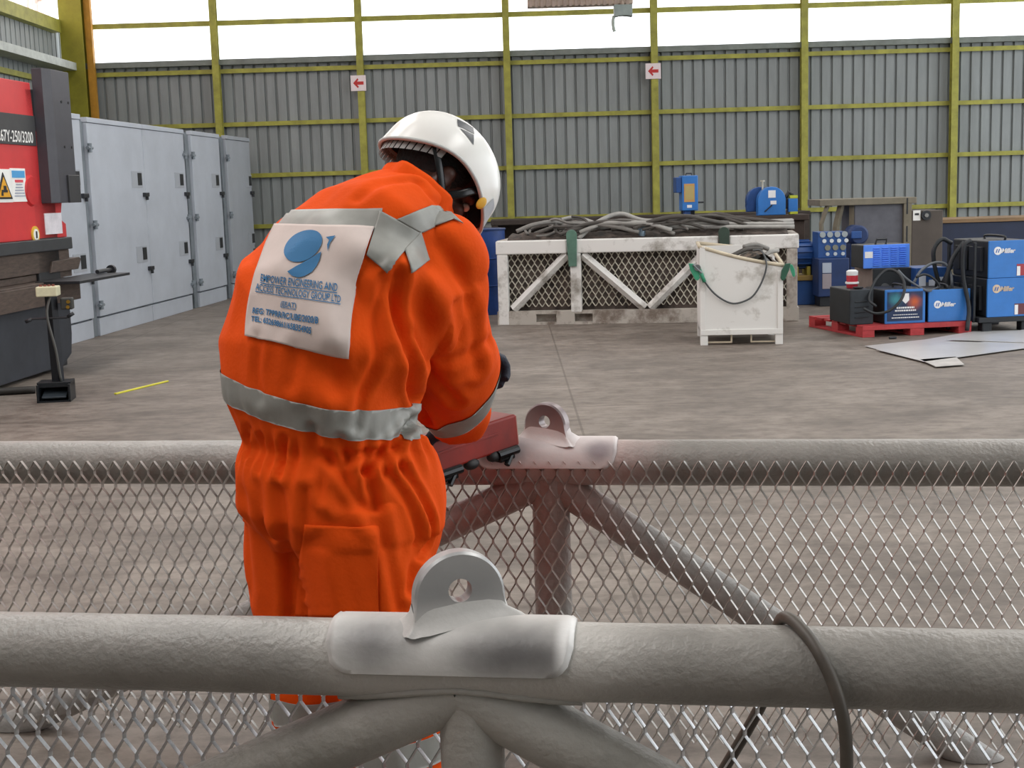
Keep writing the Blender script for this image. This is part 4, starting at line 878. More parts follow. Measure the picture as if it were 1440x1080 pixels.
for i, pts in enumerate(([(-0.13, 0.1, zlow+0.74), (-0.2, 0.1, zlow+0.68), (-0.2, 0.1, zlow+0.4), (-0.16, 0.05, zlow+0.1), (-0.2, 0.0, 0.03)], [(-0.1, 0.3, zlow+0.72), (-0.22, 0.3, zlow+0.55), (-0.28, 0.3, zlow+0.3), (-0.22, 0.3, zlow+0.1), (-0.3, 0.2, 0.03)], [(-0.13, 0.5, zlow+0.7), (-0.24, 0.5, zlow+0.74), (-0.32, 0.5, zlow+0.6), (-0.24, 0.5, zlow+0.3), (-0.15, 0.45, zlow+0.5)])):
    bm = B(); mm_ = Matrix.Translation((p.x, p.y, 0)) @ Matrix.Rotation(QANG, 4, 'Z'); tube(bm, [mm_ @ q for q in spline(pts, 6)], 0.022, 8)
    tag(obj('welding_cable', bm, m_wk, None, True), 'thick black cable hanging at the left side of the blue stack at right edge', 'cable', 'cables beside the blue stack')
# loose flat sheets on the floor
m_st = M('sheet_steel', 'c2c2c2', 0.32, 0.15, var=0.06, scale=3)
def sheet(pxs, z, label, mat=m_st, th=0.004):
    pts = [G(a, b, z) for a, b in pxs]; c = sum(pts, Vector())/len(pts); bm = B()
    prismz(bm, [(q.x-c.x, q.y-c.y) for q in pts], 0, th); o = obj('metal_sheet', bm, mat); o.location = (c.x, c.y, z); tag(o, label, 'sheet', 'loose metal sheets on the floor')
sheet([(1216, 487), (1296, 508), (1440, 486), (1480, 480), (1480, 464), (1370, 466), (1300, 478)], 0.006, 'large shiny flat metal sheet on the floor before the red pallet')
sheet([(1330, 478), (1440, 464), (1500, 470), (1500, 486), (1440, 482)], 0.02, 'shiny metal sheet overlapping at the right, second from the top')
sheet([(1232, 492), (1300, 509), (1440, 490), (1490, 484), (1490, 478), (1400, 480)], 0.013, 'long narrow metal sheet lying across the large one')
sheet([(1294, 506), (1344, 502), (1356, 513), (1316, 516)], 0.013, 'small square metal offcut at the front edge of the sheets', M('offcut_matte', 'b9b6b2', 0.5, 0.2))
sheet([(1268, 500), (1296, 507), (1330, 503), (1322, 499)], 0.001, 'thin pale strip peeking from under the large metal sheet', M('offcut_matte', 'b9b6b2', 0.5, 0.2))
o = G(1255, 477); bm = B(); tube(bm, [(o.x-0.03, o.y, 0.012), (o.x+0.04, o.y+0.02, 0.012)], 0.011, 8); tag(obj('bolt', bm, m_dk), 'small dark bolt lying on the floor in front of the red pallet', 'bolt')

# ------------------------------------------------------------------ machines along the back wall
def wb(px0, py0, px1, py1, Y):      # rectangle at depth Y -> x0,x1,z0,z1
    a = A(px0, py0, Y); b = A(px1, py1, Y); return a.x, b.x, b.z, a.z
# tall blue spot machine
x0, x1, z0, z1 = wb(959, 247, 982, 301, 18.6)
t = thing('drilling_machine', 'tall narrow blue machine with yellow plate, rising behind the hose heap', 'machine', (x0, 18.6, 0), 0)
W_ = x1-x0; bm = B(); box(bm, 0, W_, 0, 0.35, z0+0.05, z1, 0.012); hd = obj('head', bm, m_mb, t)
bm = B(); box(bm, -0.08, 0.0, 0.02, 0.34, z0+0.3, z1-0.02, 0.01); obj('side_cover', bm, m_nv2, t)
bm = B(); box(bm, W_*0.12, W_*0.78, -0.006, 0.0, z0+0.17, z0+0.42); pl = obj('data_plate', bm, flat('plate_orange', 'c99a5c'), hd)
bm = B(); box(bm, W_*0.18, W_*0.72, -0.009, -0.005, z0+0.2, z0+0.39); obj('plate_face', bm, flat('plate_ochre', 'b9a56a'), pl)
bm = B(); box(bm, W_*0.3, W_*0.6, -0.006, 0, z0+0.09, z0+0.13); obj('small_label', bm, m_lg, hd)
bm = B(); box(bm, W_*0.15, W_*0.55, 0.05, 0.25, z0-0.2, z0+0.05, 0.01); obj('spindle', bm, m_nv2, t)
bm = B(); box(bm, 0.02, W_-0.02, 0.2, 0.34, 0.03, z0+0.05, 0.01); obj('column', bm, m_dk, t)
bm = B(); box(bm, -0.1, W_+0.1, -0.05, 0.45, 0, 0.04, 0.008); obj('base', bm, m_dk, t)
bm = B(); tube(bm, [(W_*0.3, 0.1, z1-0.002), (W_*0.32, 0.1, z1+0.03), (W_*0.65, 0.1, z1+0.03), (W_*0.67, 0.1, z1-0.002)], 0.01, 8); tube(bm, [(W_, 0.1, z0+0.16), (W_+0.09, 0.1, z0+0.16)], 0.012, 8); obj('handle', bm, m_dk, t)
# blue band saw
Y = 18.3; x0, x1, z0, z1 = wb(1066, 263, 1105, 302, Y); W_ = x1-x0; R_ = W_/2
t = thing('band_saw', 'blue band saw with round wheel cover behind the right end of the white cage', 'machine', (x0, Y, 0), 0)
zc = z1-R_
bm = B(); prism(bm, [(0, z0), (W_, z0), (W_, zc)] + arc(R_, zc, R_, 8, 172, 16) + [(0, zc)], 0.0, 0.16, 0.01); wc = obj('wheel_cover', bm, m_mb, t)
bm = B(); prism(bm, arc(R_-0.12, zc-0.0, R_, 40, 200, 16)+[(R_-0.3, z0+0.05), (R_, z0+0.05)], 0.2, 0.34, 0.01); obj('rear_cover', bm, m_nv2, t)
bm = B(); box(bm, R_-0.05, R_+0.05, -0.006, 0, z1-0.15, z1-0.05); box(bm, R_-0.02, R_+0.06, -0.006, 0, z1-0.24, z1-0.19); obj('white_label', bm, m_lg, wc)
bm = B(); tube(bm, [(R_-0.1, -0.008, z0+0.05), (R_, -0.008, z1-0.25)], 0.008, 6); obj('cable', bm, m_dk, wc)
xq0, xq1, zq0, zq1 = wb(1109, 277, 1122, 301, Y)
bm = B(); box(bm, xq0-x0, xq1-x0, 0.0, 0.15, zq0+0.03, zq1-0.02, 0.008); obj('motor_box', bm, m_mb, t)
bm = B(); box(bm, xq0-x0+0.02, xq1-x0, -0.004, 0.12, zq1-0.02, zq1+0.02, 0.004); box(bm, xq0-x0+0.02, xq1-x0, -0.004, 0.12, zq0-0.0, zq0+0.035, 0.004); obj('yellow_edge', bm, flat('edge_yellow', 'b8bf3a'), t)
bm = B(); box(bm, W_-0.05, xq0-x0+0.02, 0.05, 0.2, z0+0.08, z0+0.22, 0.01); tube(bm, [(W_+0.0, 0.1, z0+0.2), (W_+0.06, 0.1, z0+0.3), (W_+0.12, 0.1, z0+0.26)], 0.03, 8); obj('blade_guide', bm, m_dk, t)
bm = B(); tube(bm, [(0.08, 0.1, z1-0.1), (0.08, 0.1, z1+0.08)], 0.012, 8); lathe(bm, [(0.03, z1+0.07), (0.03, z1+0.09)], (0.08, 0.1, 0), 10); obj('tension_knob', bm, flat('knob_pale', 'c4c0b0'), t)
bm = B(); box(bm, -0.25, 0.7, 0.0, 0.5, z0-0.08, z0-0.001, 0.01); box(bm, -0.2, 0.0, 0.05, 0.45, 0, z0-0.08, 0.01); box(bm, 0.45, 0.65, 0.05, 0.45, 0, z0-0.08, 0.01); obj('stand', bm, M('stand_brown', '463a34', 0.7), t)
# dark steel stand posts near columns
# blue electric motor right of the cage
Y = 16.2; x0, x1, z0, z1 = wb(1122, 340, 1150, 377, Y)
t = thing('electric_motor', 'blue drum-shaped electric motor on yellow feet, right of the white cage', 'motor', (x0, Y, 0), 0)
W_ = x1-x0+0.12; r = (z1-z0)/2; zc = (z0+z1)/2
bm = B(); lathe(bm, [(r*0.85, -0.12), (r, -0.09), (r, W_-0.17), (r*0.85, W_-0.13)], (0, 0.2, zc), 28, 'x'); bd = obj('body', bm, m_nv2, t, True, 40)
bm = B()
for k in range(14):
    a = 2*PI*k/14; box(bm, -0.08, W_-0.18, -0.006, 0.006, r-0.005, r+0.018, 0, Matrix.Translation((0, 0.2, zc)) @ Matrix.Rotation(a, 4, 'X'))
obj('cooling_fin', bm, m_nv2, bd)
bm = B(); box(bm, W_-0.16, W_-0.02, 0.17, 0.23, zc-0.03, zc+0.03, 0.01); obj('shaft', bm, m_dk, t)
xl = A(1139, 400, Y).x-x0
for x in (0.0, xl):
    bm = B(); box(bm, x-0.02, x+0.02, 0.05, 0.35, 0.36, zc-r+0.02, 0.004); obj('foot', bm, flat('foot_yellow', 'a79a3f'), t)
bm = B(); box(bm, -0.2, W_, 0.0, 0.45, 0.3, 0.36, 0.006); obj('bed_plate', bm, flat('bed_ochre', '9a8148'), t)
bm = B(); box(bm, -0.15, 0.22, 0.02, 0.4, 0.0, 0.3, 0.01); obj('gearbox', bm, m_nv2, t)
# hydraulic power unit with gauges
Y = 15.9; x0, x1, z0, z1 = wb(1151, 364, 1194, 413, Y); W_ = x1-x0
t = thing('hydraulic_unit', 'navy hydraulic power unit with two rows of round gauges, left of the pallet', 'hydraulic unit', (x0, Y, 0), 0)
zf2 = 0.12
bm = B(); box(bm, 0, W_, 0, 0.5, zf2, z1, 0.01); cb = obj('tank', bm, m_nv, t)
bm = B(); box(bm, 0.03, W_-0.03, 0.05, 0.45, 0.0, zf2, 0.006); obj('plinth', bm, m_dk, t)
x2, x3, z2, z3 = wb(1153, 327, 1193, 363, Y)
bm = B(); prism(bm, [(x2-x0, z1-0.001), (x3-x0, z1-0.001), (x3-x0, z3), (x2-x0, z3)], 0.1, 0.4, 0.01); pn = obj('gauge_panel', bm, m_nv2, t)
for (row, n, r, off, col) in ((0.9, 4, 0.035, 0.0, '9fa8ad'), (0.66, 4, 0.024, 0.02, 'd5dde0'), (0.4, 3, 0.034, 0.06, '7d7f74'), (0.16, 3, 0.022, 0.06, 'c2cace')):
    for k in range(n):
        x = x2-x0+0.055+off+k*0.088*(1 if n == 4 else 1.05); z = z2+(z3-z2)*row
        bm = B(); lathe(bm, [(r, 0.085), (r, 0.1)], (x, 0, z), 16, 'y'); g = obj('gauge', bm, flat('gauge_'+col, col, 0.4), pn, True, 40)
bm = B(); box(bm, W_*0.13, W_*0.42, -0.005, 0, z1-0.17, z1-0.05); obj('white_plate', bm, flat('plate_bluewhite', 'aab4c4'), cb)
bm = B(); box(bm, W_*0.13, W_*0.42, -0.005, 0, z1-0.36, z1-0.18); obj('cream_plate', bm, flat('plate_mauve', '9a9096'), cb)
Y = 16.45; x2, x3, z2, z3 = wb(1193, 317, 1221, 344, Y); r = (z3-z2)/2; zc = (z2+z3)/2
t = thing('pump_motor', 'navy round motor standing behind the gauge unit', 'motor', (x2, Y, 0), 0)
bm = B(); lathe(bm, [(r*0.8, -0.05), (r, -0.02), (r, 0.25), (r*0.8, 0.3)], ((x3-x2)/2, 0.0, zc), 24, 'y'); obj('body', bm, m_nv, t, True, 40)
bm = B(); box(bm, 0.03, x3-x2-0.03, 0.02, 0.26, 0.0, zc-r+0.02, 0.01); obj('pedestal', bm, m_nv, t)
bm = B(); box(bm, 0.02, x3-x2-0.1, -0.08, -0.045, zc-0.04, zc+0.05, 0.01); obj('terminal_box', bm, m_nv2, t)
# grey control cabinet with open frame
Y = 16.9; x0, x1, z0, z1 = wb(1245, 278, 1325, 372, Y)
xl_, _, _, zt2 = wb(1153, 281, 1190, 300, Y)
t = thing('control_cabinet', 'dull grey machine cabinet with open frame at its left and a white notice', 'cabinet', (xl_, Y, 0), 0)
m_cg = M('cabinet_grey', '5c5854', 0.6, 0, var=0.12, scale=2); m_cb = M('cabinet_taupe', '544c46', 0.65, 0, var=0.12, scale=2); m_fr = M('frame_olive', '7a7363', 0.6)
W_ = x1-xl_; a1 = A(1203, 320, Y).x-xl_; a2 = A(1271, 320, Y).x-xl_; a3 = A(1282, 320, Y).x-xl_; zt3 = A(1300, 296, Y).z
bm = B(); box(bm, a1, a2, 0.05, 0.7, 0, zt2-0.05, 0.01); obj('grey_panel', bm, M('panel_bluegrey', '5f6068', 0.6), t)
bm = B(); box(bm, a3, W_, 0, 0.7, 0, zt3, 0.01); bd = obj('switch_cabinet', bm, m_cb, t)
bm = B(); box(bm, a2, a3, 0.0, 0.65, 0, zt2-0.08, 0.006); st = obj('olive_strip', bm, m_fr, t)  # narrow strip in the frame's olive paint, between panel and switch cabinet
bm = B()
for z in (0.7, 1.05): box(bm, a2+0.03, a3-0.05, -0.004, 0.0, z, z+0.2)
obj('dark_slot', bm, m_dk, st)
bm = B(); box(bm, 0, a3+0.06, 0.0, 0.7, zt2-0.08, zt2, 0.006); obj('top_beam', bm, m_fr, t)
bm = B(); tube(bm, [(0.05, 0.05, 0), (0.03, 0.05, zt2-0.3), (0.12, 0.05, zt2-0.04)], 0.03, 4); tube(bm, [(0.23, 0.1, 0), (0.23, 0.1, zt2-0.35), (0.3, 0.1, zt2-0.04)], 0.045, 4); tube(bm, [(0.44, 0.1, 0), (0.44, 0.1, zt2-0.04)], 0.045, 4); obj('frame_post', bm, m_fr, t)
xn0, xn1, zn0, zn1 = wb(1284, 296, 1294, 310, Y)
bm = B(); box(bm, xn0-xl_, xn1-xl_, -0.008, 0.0, zn0, zn1); nb_ = obj('white_notice', bm, m_white, bd)
bm = B(); box(bm, xn0-xl_+0.02, xn1-xl_-0.02, -0.011, -0.007, zn1-0.06, zn1-0.035); obj('notice_mark', bm, m_dk, nb_)
xn = A(1301.5, 303, Y).x-xl_
bm = B(); lathe(bm, [(0.06, -0.04), (0.06, 0.0)], (xn, 0, (zn0+zn1)/2), 18, 'y'); rd = obj('rotary_switch', bm, m_dk, bd, True, 40)
bm = B(); lathe(bm, [(0.025, -0.055), (0.025, -0.039)], (xn, 0, (zn0+zn1)/2), 12, 'y'); obj('switch_knob', bm, flat('knob_grey2', '8a8a88'), rd)
# long navy bench with timber top
Y = 17.9; x0, x1, z0, z1 = wb(1322, 314, 1500, 380, Y)
t = thing('work_bench', 'long navy work bench with brown timber top at the right behind the stack', 'bench', (x0, Y, 0), 0)
W_ = x1-x0; bm = B(); box(bm, -0.02, W_+0.02, -0.03, 0.9, z1-0.0, z1+0.05, 0.004); obj('timber_top', bm, M('timber_brown', '8a6f50', 0.65, 0, var=0.2, stretch=(0.4, 4, 4)), t)
bm = B(); box(bm, 0, W_, 0.0, 0.85, z1-0.62, z1-0.001, 0.008); obj('front_panel', bm, M('bench_navy', '1d2844', 0.5, 0, var=0.1), t)
for x in (0.06, W_-0.06):
    for y in (0.06, 0.8):
        bm = B(); box(bm, x-0.05, x+0.05, y-0.05, y+0.05, 0, z1-0.62, 0.004); obj('leg', bm, m_nv, t)
# blue drum behind the worker at the left end of the cage
Y = 16.4; p = A(688, 330, Y)
t = thing('steel_drum', 'blue steel drum standing left of the white cage, partly behind the worker', 'drum', (p.x-0.1, Y, 0), 0)
zt_ = A(688, 322, Y).z; r = 0.29
bm = B(); lathe(bm, [(r, 0), (r, zt_*0.33), (r+0.012, zt_*0.34), (r, zt_*0.35), (r, zt_*0.65), (r+0.012, zt_*0.66), (r, zt_*0.67), (r, zt_-0.01)], n=30); obj('shell', bm, M('drum_blue', '1c3f80', 0.45, 0, var=0.2), t, True, 40)
bm = B(); lathe(bm, [(r+0.01, zt_-0.015), (r+0.014, zt_-0.0), (r+0.006, zt_+0.008), (r-0.02, zt_-0.008)], n=30); obj('rim', bm, m_nv, t, True, 40)
# dark rack with timber behind the cage
Y = 20.6; x0, x1, z0, z1 = wb(690, 310, 1140, 330, Y)
t = thing('storage_rack', 'low dark rust-brown rack along the back wall behind the white cage', 'rack', (x0, Y, 0), 0)
W_ = x1-x0; m_rk = M('rack_brown', '3c332e', 0.75, 0, var=0.2)
bm = B(); box(bm, 0, W_, 0, 0.8, z1-0.08, z1, 0.01); obj('top_shelf', bm, m_rk, t)
bm = B(); box(bm, 0, W_, 0.05, 0.75, 0.25, 0.3, 0.01); obj('lower_shelf', bm, m_rk, t)
bm = B(); box(bm, 0.05, W_-0.05, 0.74, 0.77, 0.3, z1-0.08); obj('back_panel', bm, m_rk, t)
for k in range(5):
    for y in (0.06, 0.74):
        x = 0.06+(W_-0.12)*k/4; bm = B(); box(bm, x-0.05, x+0.05, y-0.05, y+0.05, 0, z1-0.08, 0.004); obj('leg', bm, m_rk, t)

# ------------------------------------------------------------------ the worker
HEAD = math.radians(48)                       # facing: right of straight-away
WO = Vector((-0.36, 2.80, 0)); WM = Matrix.Translation(WO) @ Matrix.Rotation(-HEAD, 4, 'Z'); WI = WM.inverted()
def L(px, py, Y): return WI @ A(px, py, Y)
V = Vector
def remesh(bm, vox, smooth=4, name='m'):
    me = bpy.data.meshes.new(name); bmesh.ops.recalc_face_normals(bm, faces=bm.faces[:]); bm.to_mesh(me); bm.free()
    o = bpy.data.objects.new(name, me); C.objects.link(o)
    md = o.modifiers.new('r', 'REMESH'); md.mode = 'VOXEL'; md.voxel_size = vox
    if smooth:
        ms = o.modifiers.new('s', 'SMOOTH'); ms.iterations = smooth; ms.factor = 0.5
    dg = bpy.context.evaluated_depsgraph_get(); dg.update()
    out = bpy.data.meshes.new_from_object(o.evaluated_get(dg))
    bpy.data.objects.remove(o); bpy.data.meshes.remove(me)
    for p in out.polygons: p.use_smooth = True
    return out
def loft(bm, rings, n=28, ex=2.3):
    """rings: (center, xdir, ydir, a, b)"""
    g = []
    for (c, xd, yd, a, b) in rings:
        row = []
        for k in range(n):
            t = 2*PI*k/n; ct, st = math.cos(t), math.sin(t)
            row.append(bm.verts.new(c + xd*(a*math.copysign(abs(ct)**(2/ex), ct)) + yd*(b*math.copysign(abs(st)**(2/ex), st))))
        g.append(row)
    for i in range(len(g)-1):
        for k in range(n): bm.faces.new((g[i][k], g[i][(k+1) % n], g[i+1][(k+1) % n], g[i+1][k]))
    bm.faces.new(g[0][::-1]); bm.faces.new(g[-1]); return bm
XD = V((1, 0, 0))
# spine: (y, z, half width, half depth) of the loose coverall
SP = [(-0.035, 0.80, 0.165, 0.135), (-0.05, 0.86, 0.205, 0.172), (-0.045, 0.93, 0.207, 0.176), (-0.04, 0.985, 0.190, 0.162), (-0.04, 1.03, 0.196, 0.168), (-0.045, 1.10, 0.215, 0.185), (-0.045, 1.18, 0.222, 0.190), (-0.015, 1.27, 0.225, 0.185), (0.04, 1.35, 0.222, 0.165), (0.10, 1.41, 0.190, 0.138), (0.155, 1.453, 0.135, 0.11), (0.20, 1.495, 0.10, 0.08), (0.215, 1.51, 0.07, 0.06)]
def spine_rings(d):
    out = []
    for i, (y, z, a, b) in enumerate(SP):
        y0, z0 = SP[max(0, i-1)][:2]; y1, z1 = SP[min(len(SP)-1, i+1)][:2]
        t = V((0, y1-y0, z1-z0)).normalized(); yd = V((0, t.z, -t.y))
        out.append((V((0, y, z)), XD, yd, max(0.03, a-d), max(0.03, b-d)))
    return out
SHR, ELR, WRR = V((0.15, 0.165, 1.362)), L(630, 492, 2.88), L(640, 592, 3.14)
SHL, ELL, WRL = V((-0.175, 0.17, 1.41)), L(520, 478, 3.22), L(650, 494, 3.34)
def limb(a, b, c, n=10, soft=0.25):
    P = [a.lerp(b, i/n) for i in range(n)] + [b.lerp(c, i/n) for i in range(n+1)]
    for _ in range(2): P = [P[0]] + [(P[i-1]+P[i]*2+P[i+1])/4 for i in range(1, len(P)-1)] + [P[-1]]
    return P
def lerp_r(keys, n):
    out = []
    for i in range(n):
        t = i/(n-1)
        for (t0, r0), (t1, r1) in zip(keys, keys[1:]):
            if t0 <= t <= t1+1e-9: out.append(r0+(r1-r0)*(t-t0)/(t1-t0)); break
    return out
ARM_R = limb(SHR, ELR, WRR); ARM_L = limb(SHL, ELL, WRL)
HIPR, KNR, ANR = V((0.098, -0.05, 0.86)), V((0.15, -0.01, 0.48)), V((0.178, -0.03, 0.09))
HIPL, KNL, ANL = V((-0.098, -0.05, 0.86)), V((-0.14, 0.0, 0.48)), V((-0.165, -0.02, 0.09))
LEG_R = limb(HIPR, KNR, ANR); LEG_L = limb(HIPL, KNL, ANL)
NA = len(ARM_R)
# head frame: yawed a little more to the right than the torso, bowed forward
HC = V((-0.010, 0.275, 1.518))
HM = Matrix.Translation(HC) @ Matrix.Rotation(math.radians(-22), 4, 'Z') @ Matrix.Rotation(math.radians(-48), 4, 'X') @ Matrix.Rotation(math.radians(-13), 4, 'Y')
# ---- hands (palm + five fingers), shared by body and gloves
def hand_prims(wrist, fdir, palm_n, side, curl, d=0.0):
    """side=+1: thumb toward +across. fdir: finger direction, palm_n: where the palm looks"""
    f = fdir.normalized(); n = (palm_n - f*palm_n.dot(f)).normalized(); a = f.cross(n)*side
    out = []
    out.append(([wrist - f*0.03, wrist + f*0.02, wrist + f*0.055, wrist + f*0.09], [(0.026+d, 0.022+d), (0.036+d, 0.020+d), (0.042+d, 0.018+d), (0.040+d, 0.014+d)], a))
    for k, (off, ln) in enumerate(((0.030, 0.070), (0.010, 0.080), (-0.010, 0.074), (-0.029, 0.058))):
        p = wrist + f*0.075 + a*off*0.9; pts = [p]; ang = 0.0; p = wrist + f*0.092 + a*off; pts.append(p)
        for s, w in ((0.42, curl*0.75), (0.33, curl*1.1), (0.25, curl*0.8)):
            ang += w; p = p + (f*math.cos(ang) + n*math.sin(ang))*(ln*s*1.15); pts.append(p)
        out.append((pts, [0.0105+d, 0.0105+d, 0.0098+d, 0.009+d, 0.0075+d], None))
    p = wrist + f*0.025 + a*0.022; d1 = (f*0.6 + a*0.75 + n*0.35).normalized(); d2 = (f*0.85 + a*0.1 + n*0.55).normalized()
    out.append(([p, p+d1*0.035, p+d1*0.05+d2*0.025, p+d1*0.052+d2*0.055], [0.014+d, 0.0125+d, 0.0115+d, 0.009+d], None))
    return out
def to_bm(bm, prims, n=12):
    for pts, rs, up in prims: tube(bm, pts, rs, n, up=up)
    return bm
caseP = [WI @ p for p in (a_, b_)]  if False else None
fR = (WRR-ELR).normalized(); fL = (WRL-ELL).normalized()
wm3 = WI.to_3x3()
HANDR = (WRR + fR*0.035, (wm3 @ V((-0.35, 0.8, -0.3))), wm3 @ V((0.1, -0.3, -0.9)), 1, 0.75)
HANDL = (WRL + fL*0.035, (wm3 @ V((0.42, 0.75, -0.3))), wm3 @ V((0.0, -0.3, -0.9)), 1, 0.8)
m_skin = M('dark_skin', '4a2f26', 0.45, 0, var=0.1, scale=10)
# ---- body: one continuous surface
bm = B(); loft(bm, spine_rings(0.045))
tube(bm, limb(V((0, 0.14, 1.43)), V((0.01, 0.235, 1.50)), HM @ V((0, -0.02, -0.03)), 5), 0.058, 18)
ell(bm, (0, -0.008, 0.03), (0.075, 0.096, 0.098), HM); ell(bm, (0, 0.03, -0.04), (0.06, 0.066, 0.075), HM); ell(bm, (0, 0.063, -0.095), (0.03, 0.027, 0.024), HM)
tube(bm, [HM @ V((0, 0.083, 0.025)), HM @ V((0, 0.1, 0.0)), HM @ V((0, 0.112, -0.022)), HM @ V((0, 0.095, -0.034))], [0.009, 0.011, 0.016, 0.012], 10)
for s in (-1, 1):
    ell(bm, (s*0.077, -0.008, -0.008), (0.012, 0.020, 0.032), HM); ell(bm, (s*0.079, -0.006, 0.008), (0.014, 0.017, 0.017), HM)
    ell(bm, (s*0.032, 0.078, 0.022), (0.024, 0.014, 0.01), HM); ell(bm, (s*0.04, 0.066, -0.022), (0.024, 0.022, 0.02), HM); ell(bm, (s*0.014, 0.106, -0.026), (0.01, 0.012, 0.01), HM)
ell(bm, (0, 0.094, -0.056), (0.025, 0.01, 0.006), HM); ell(bm, (0, 0.092, -0.067), (0.022, 0.011, 0.007), HM)
tube(bm, ARM_R, lerp_r([(0, 0.062), (0.3, 0.052), (0.5, 0.045), (0.7, 0.042), (1, 0.028)], NA), 16); tube(bm, ARM_L, lerp_r([(0, 0.062), (0.3, 0.052), (0.5, 0.045), (0.7, 0.042), (1, 0.028)], NA), 16)
to_bm(bm, hand_prims(*HANDR)); to_bm(bm, hand_prims(*HANDL))
for leg, s in ((LEG_R, 1), (LEG_L, -1)):
    tube(bm, leg, lerp_r([(0, 0.088), (0.35, 0.072), (0.5, 0.058), (0.7, 0.056), (1, 0.04)], NA), 18)
    a = leg[-1]; tube(bm, [a+V((0, -0.04, -0.03)), a+V((0, 0.02, -0.045)), a+V((s*0.01, 0.1, -0.06)), a+V((s*0.02, 0.16, -0.066))], [(0.034, 0.03), (0.036, 0.032), (0.04, 0.024), (0.03, 0.015)], 14, up=XD)
body = remesh(bm, 0.0055, 2, 'person'); body.materials.append(m_skin)
P = bpy.data.objects.new('person', body); C.objects.link(P); P.matrix_world = WM
tag(P, 'worker in orange coverall and white helmet, seen from behind, leaning over the far rail', 'person')
bm = B()
for s in (-1, 1): ell(bm, (s*0.032, 0.083, 0.004), (0.012, 0.01, 0.009), HM, 12, 8)
obj('eye', bm, flat('eye_white', 'd8d4cc', 0.2), P, True)
bm = B(); ell(bm, (0, -0.016, 0.036), (0.080, 0.097, 0.098), HM, 28, 18)
for v in bm.verts:
    q = HM.inverted() @ v.co
    if q.y > 0.055 and q.z < 0.07: v.co = HM @ V((q.x*0.9, q.y-0.03, q.z))
obj('hair', bm, M('hair_black', '141313', 0.75, 0, bump=0.5, bscale=120), P, True)
# ---- coverall
m_or = M('orange_cotton', 'e25010', 0.85, 0, var=0.07, scale=5, bump=0.12, bscale=130, spec=0.12)
m_refl = M('reflective_tape', '94948f', 0.5, 0.15, var=0.08, scale=14)
bm = B(); loft(bm, spine_rings(0.0), 40)
ell(bm, tuple(SHR), (0.074, 0.08, 0.078)); ell(bm, tuple(SHL), (0.082, 0.085, 0.085))
SLV = [(0, 0.074), (0.15, 0.082), (0.35, 0.092), (0.5, 0.106), (0.68, 0.098), (0.85, 0.085), (1, 0.066)]
tube(bm, ARM_R, lerp_r(SLV, NA), 24); tube(bm, ARM_L, lerp_r(SLV, NA), 24)
LGK = [(0, 0.130), (0.25, 0.134), (0.5, 0.118), (0.75, 0.104), (1, 0.108)]
tube(bm, LEG_R, lerp_r(LGK, NA), 24); tube(bm, LEG_L, lerp_r(LGK, NA), 24)
ell(bm, (0.155, 0.01, 0.86), (0.075, 0.12, 0.19)); ell(bm, (-0.155, 0.01, 0.86), (0.075, 0.12, 0.19)); ell(bm, (0.09, 0.12, 1.345), (0.11, 0.10, 0.105)); ell(bm, (-0.10, 0.12, 1.36), (0.11, 0.10, 0.11)); ell(bm, (0.15, 0.10, 1.29), (0.08, 0.10, 0.13))
cme = remesh(bm, 0.0075, 4, 'coverall')
BONES = {'armR': ARM_R, 'armL': ARM_L, 'legR': LEG_R, 'legL': LEG_L}
SPV = [V((0, y, z)) for y, z, a, b in SP]
def seg_d(p, chain):
    best = (9, 0)
    for i in range(len(chain)-1):
        a, b = chain[i], chain[i+1]; ab = b-a; t = max(0, min(1, (p-a).dot(ab)/max(1e-9, ab.length_squared)))
        d = (p-(a+ab*t)).length
        if d < best[0]: best = (d, (i+t)/(len(chain)-1))
    return best
def label(p):
    dt = seg_d(p, SPV)[0]/0.2; best = ('torso', dt, 0)
    for k, ch in BONES.items():
        d, t = seg_d(p, ch); dn = d/0.1
        if k.startswith('leg') and p.z > 0.83: continue
        if k.startswith('arm') and t < 0.10: dn += 0.5
        if dn < best[1]: best = (k, dn, t)
    if p.z < 0.80 and best[0] == 'torso': best = (('legR' if p.x > 0 else 'legL'), 1, 0)
    return best
def rn(p, f): return 1-abs(noise.noise(p*f))*2
cbm = B(); cbm.from_mesh(cme); cbm.normal_update()
tree0 = BVHTree.FromBMesh(cbm); cl0 = WI @ CAM
from mathutils.kdtree import KDTree
def crease(path, amp, wd, lip=0.5):
    pts = []
    for q in spline([(a, b, 0) for a, b in path], 14):
        h = tree0.ray_cast(cl0, (wm3 @ ray(q.x, q.y)).normalized())
        if h[0] is not None: pts.append(h[0])
    kd = KDTree(len(pts))
    for i_, q in enumerate(pts): kd.insert(q, i_)
    kd.balance(); return kd, len(pts), amp, wd, lip
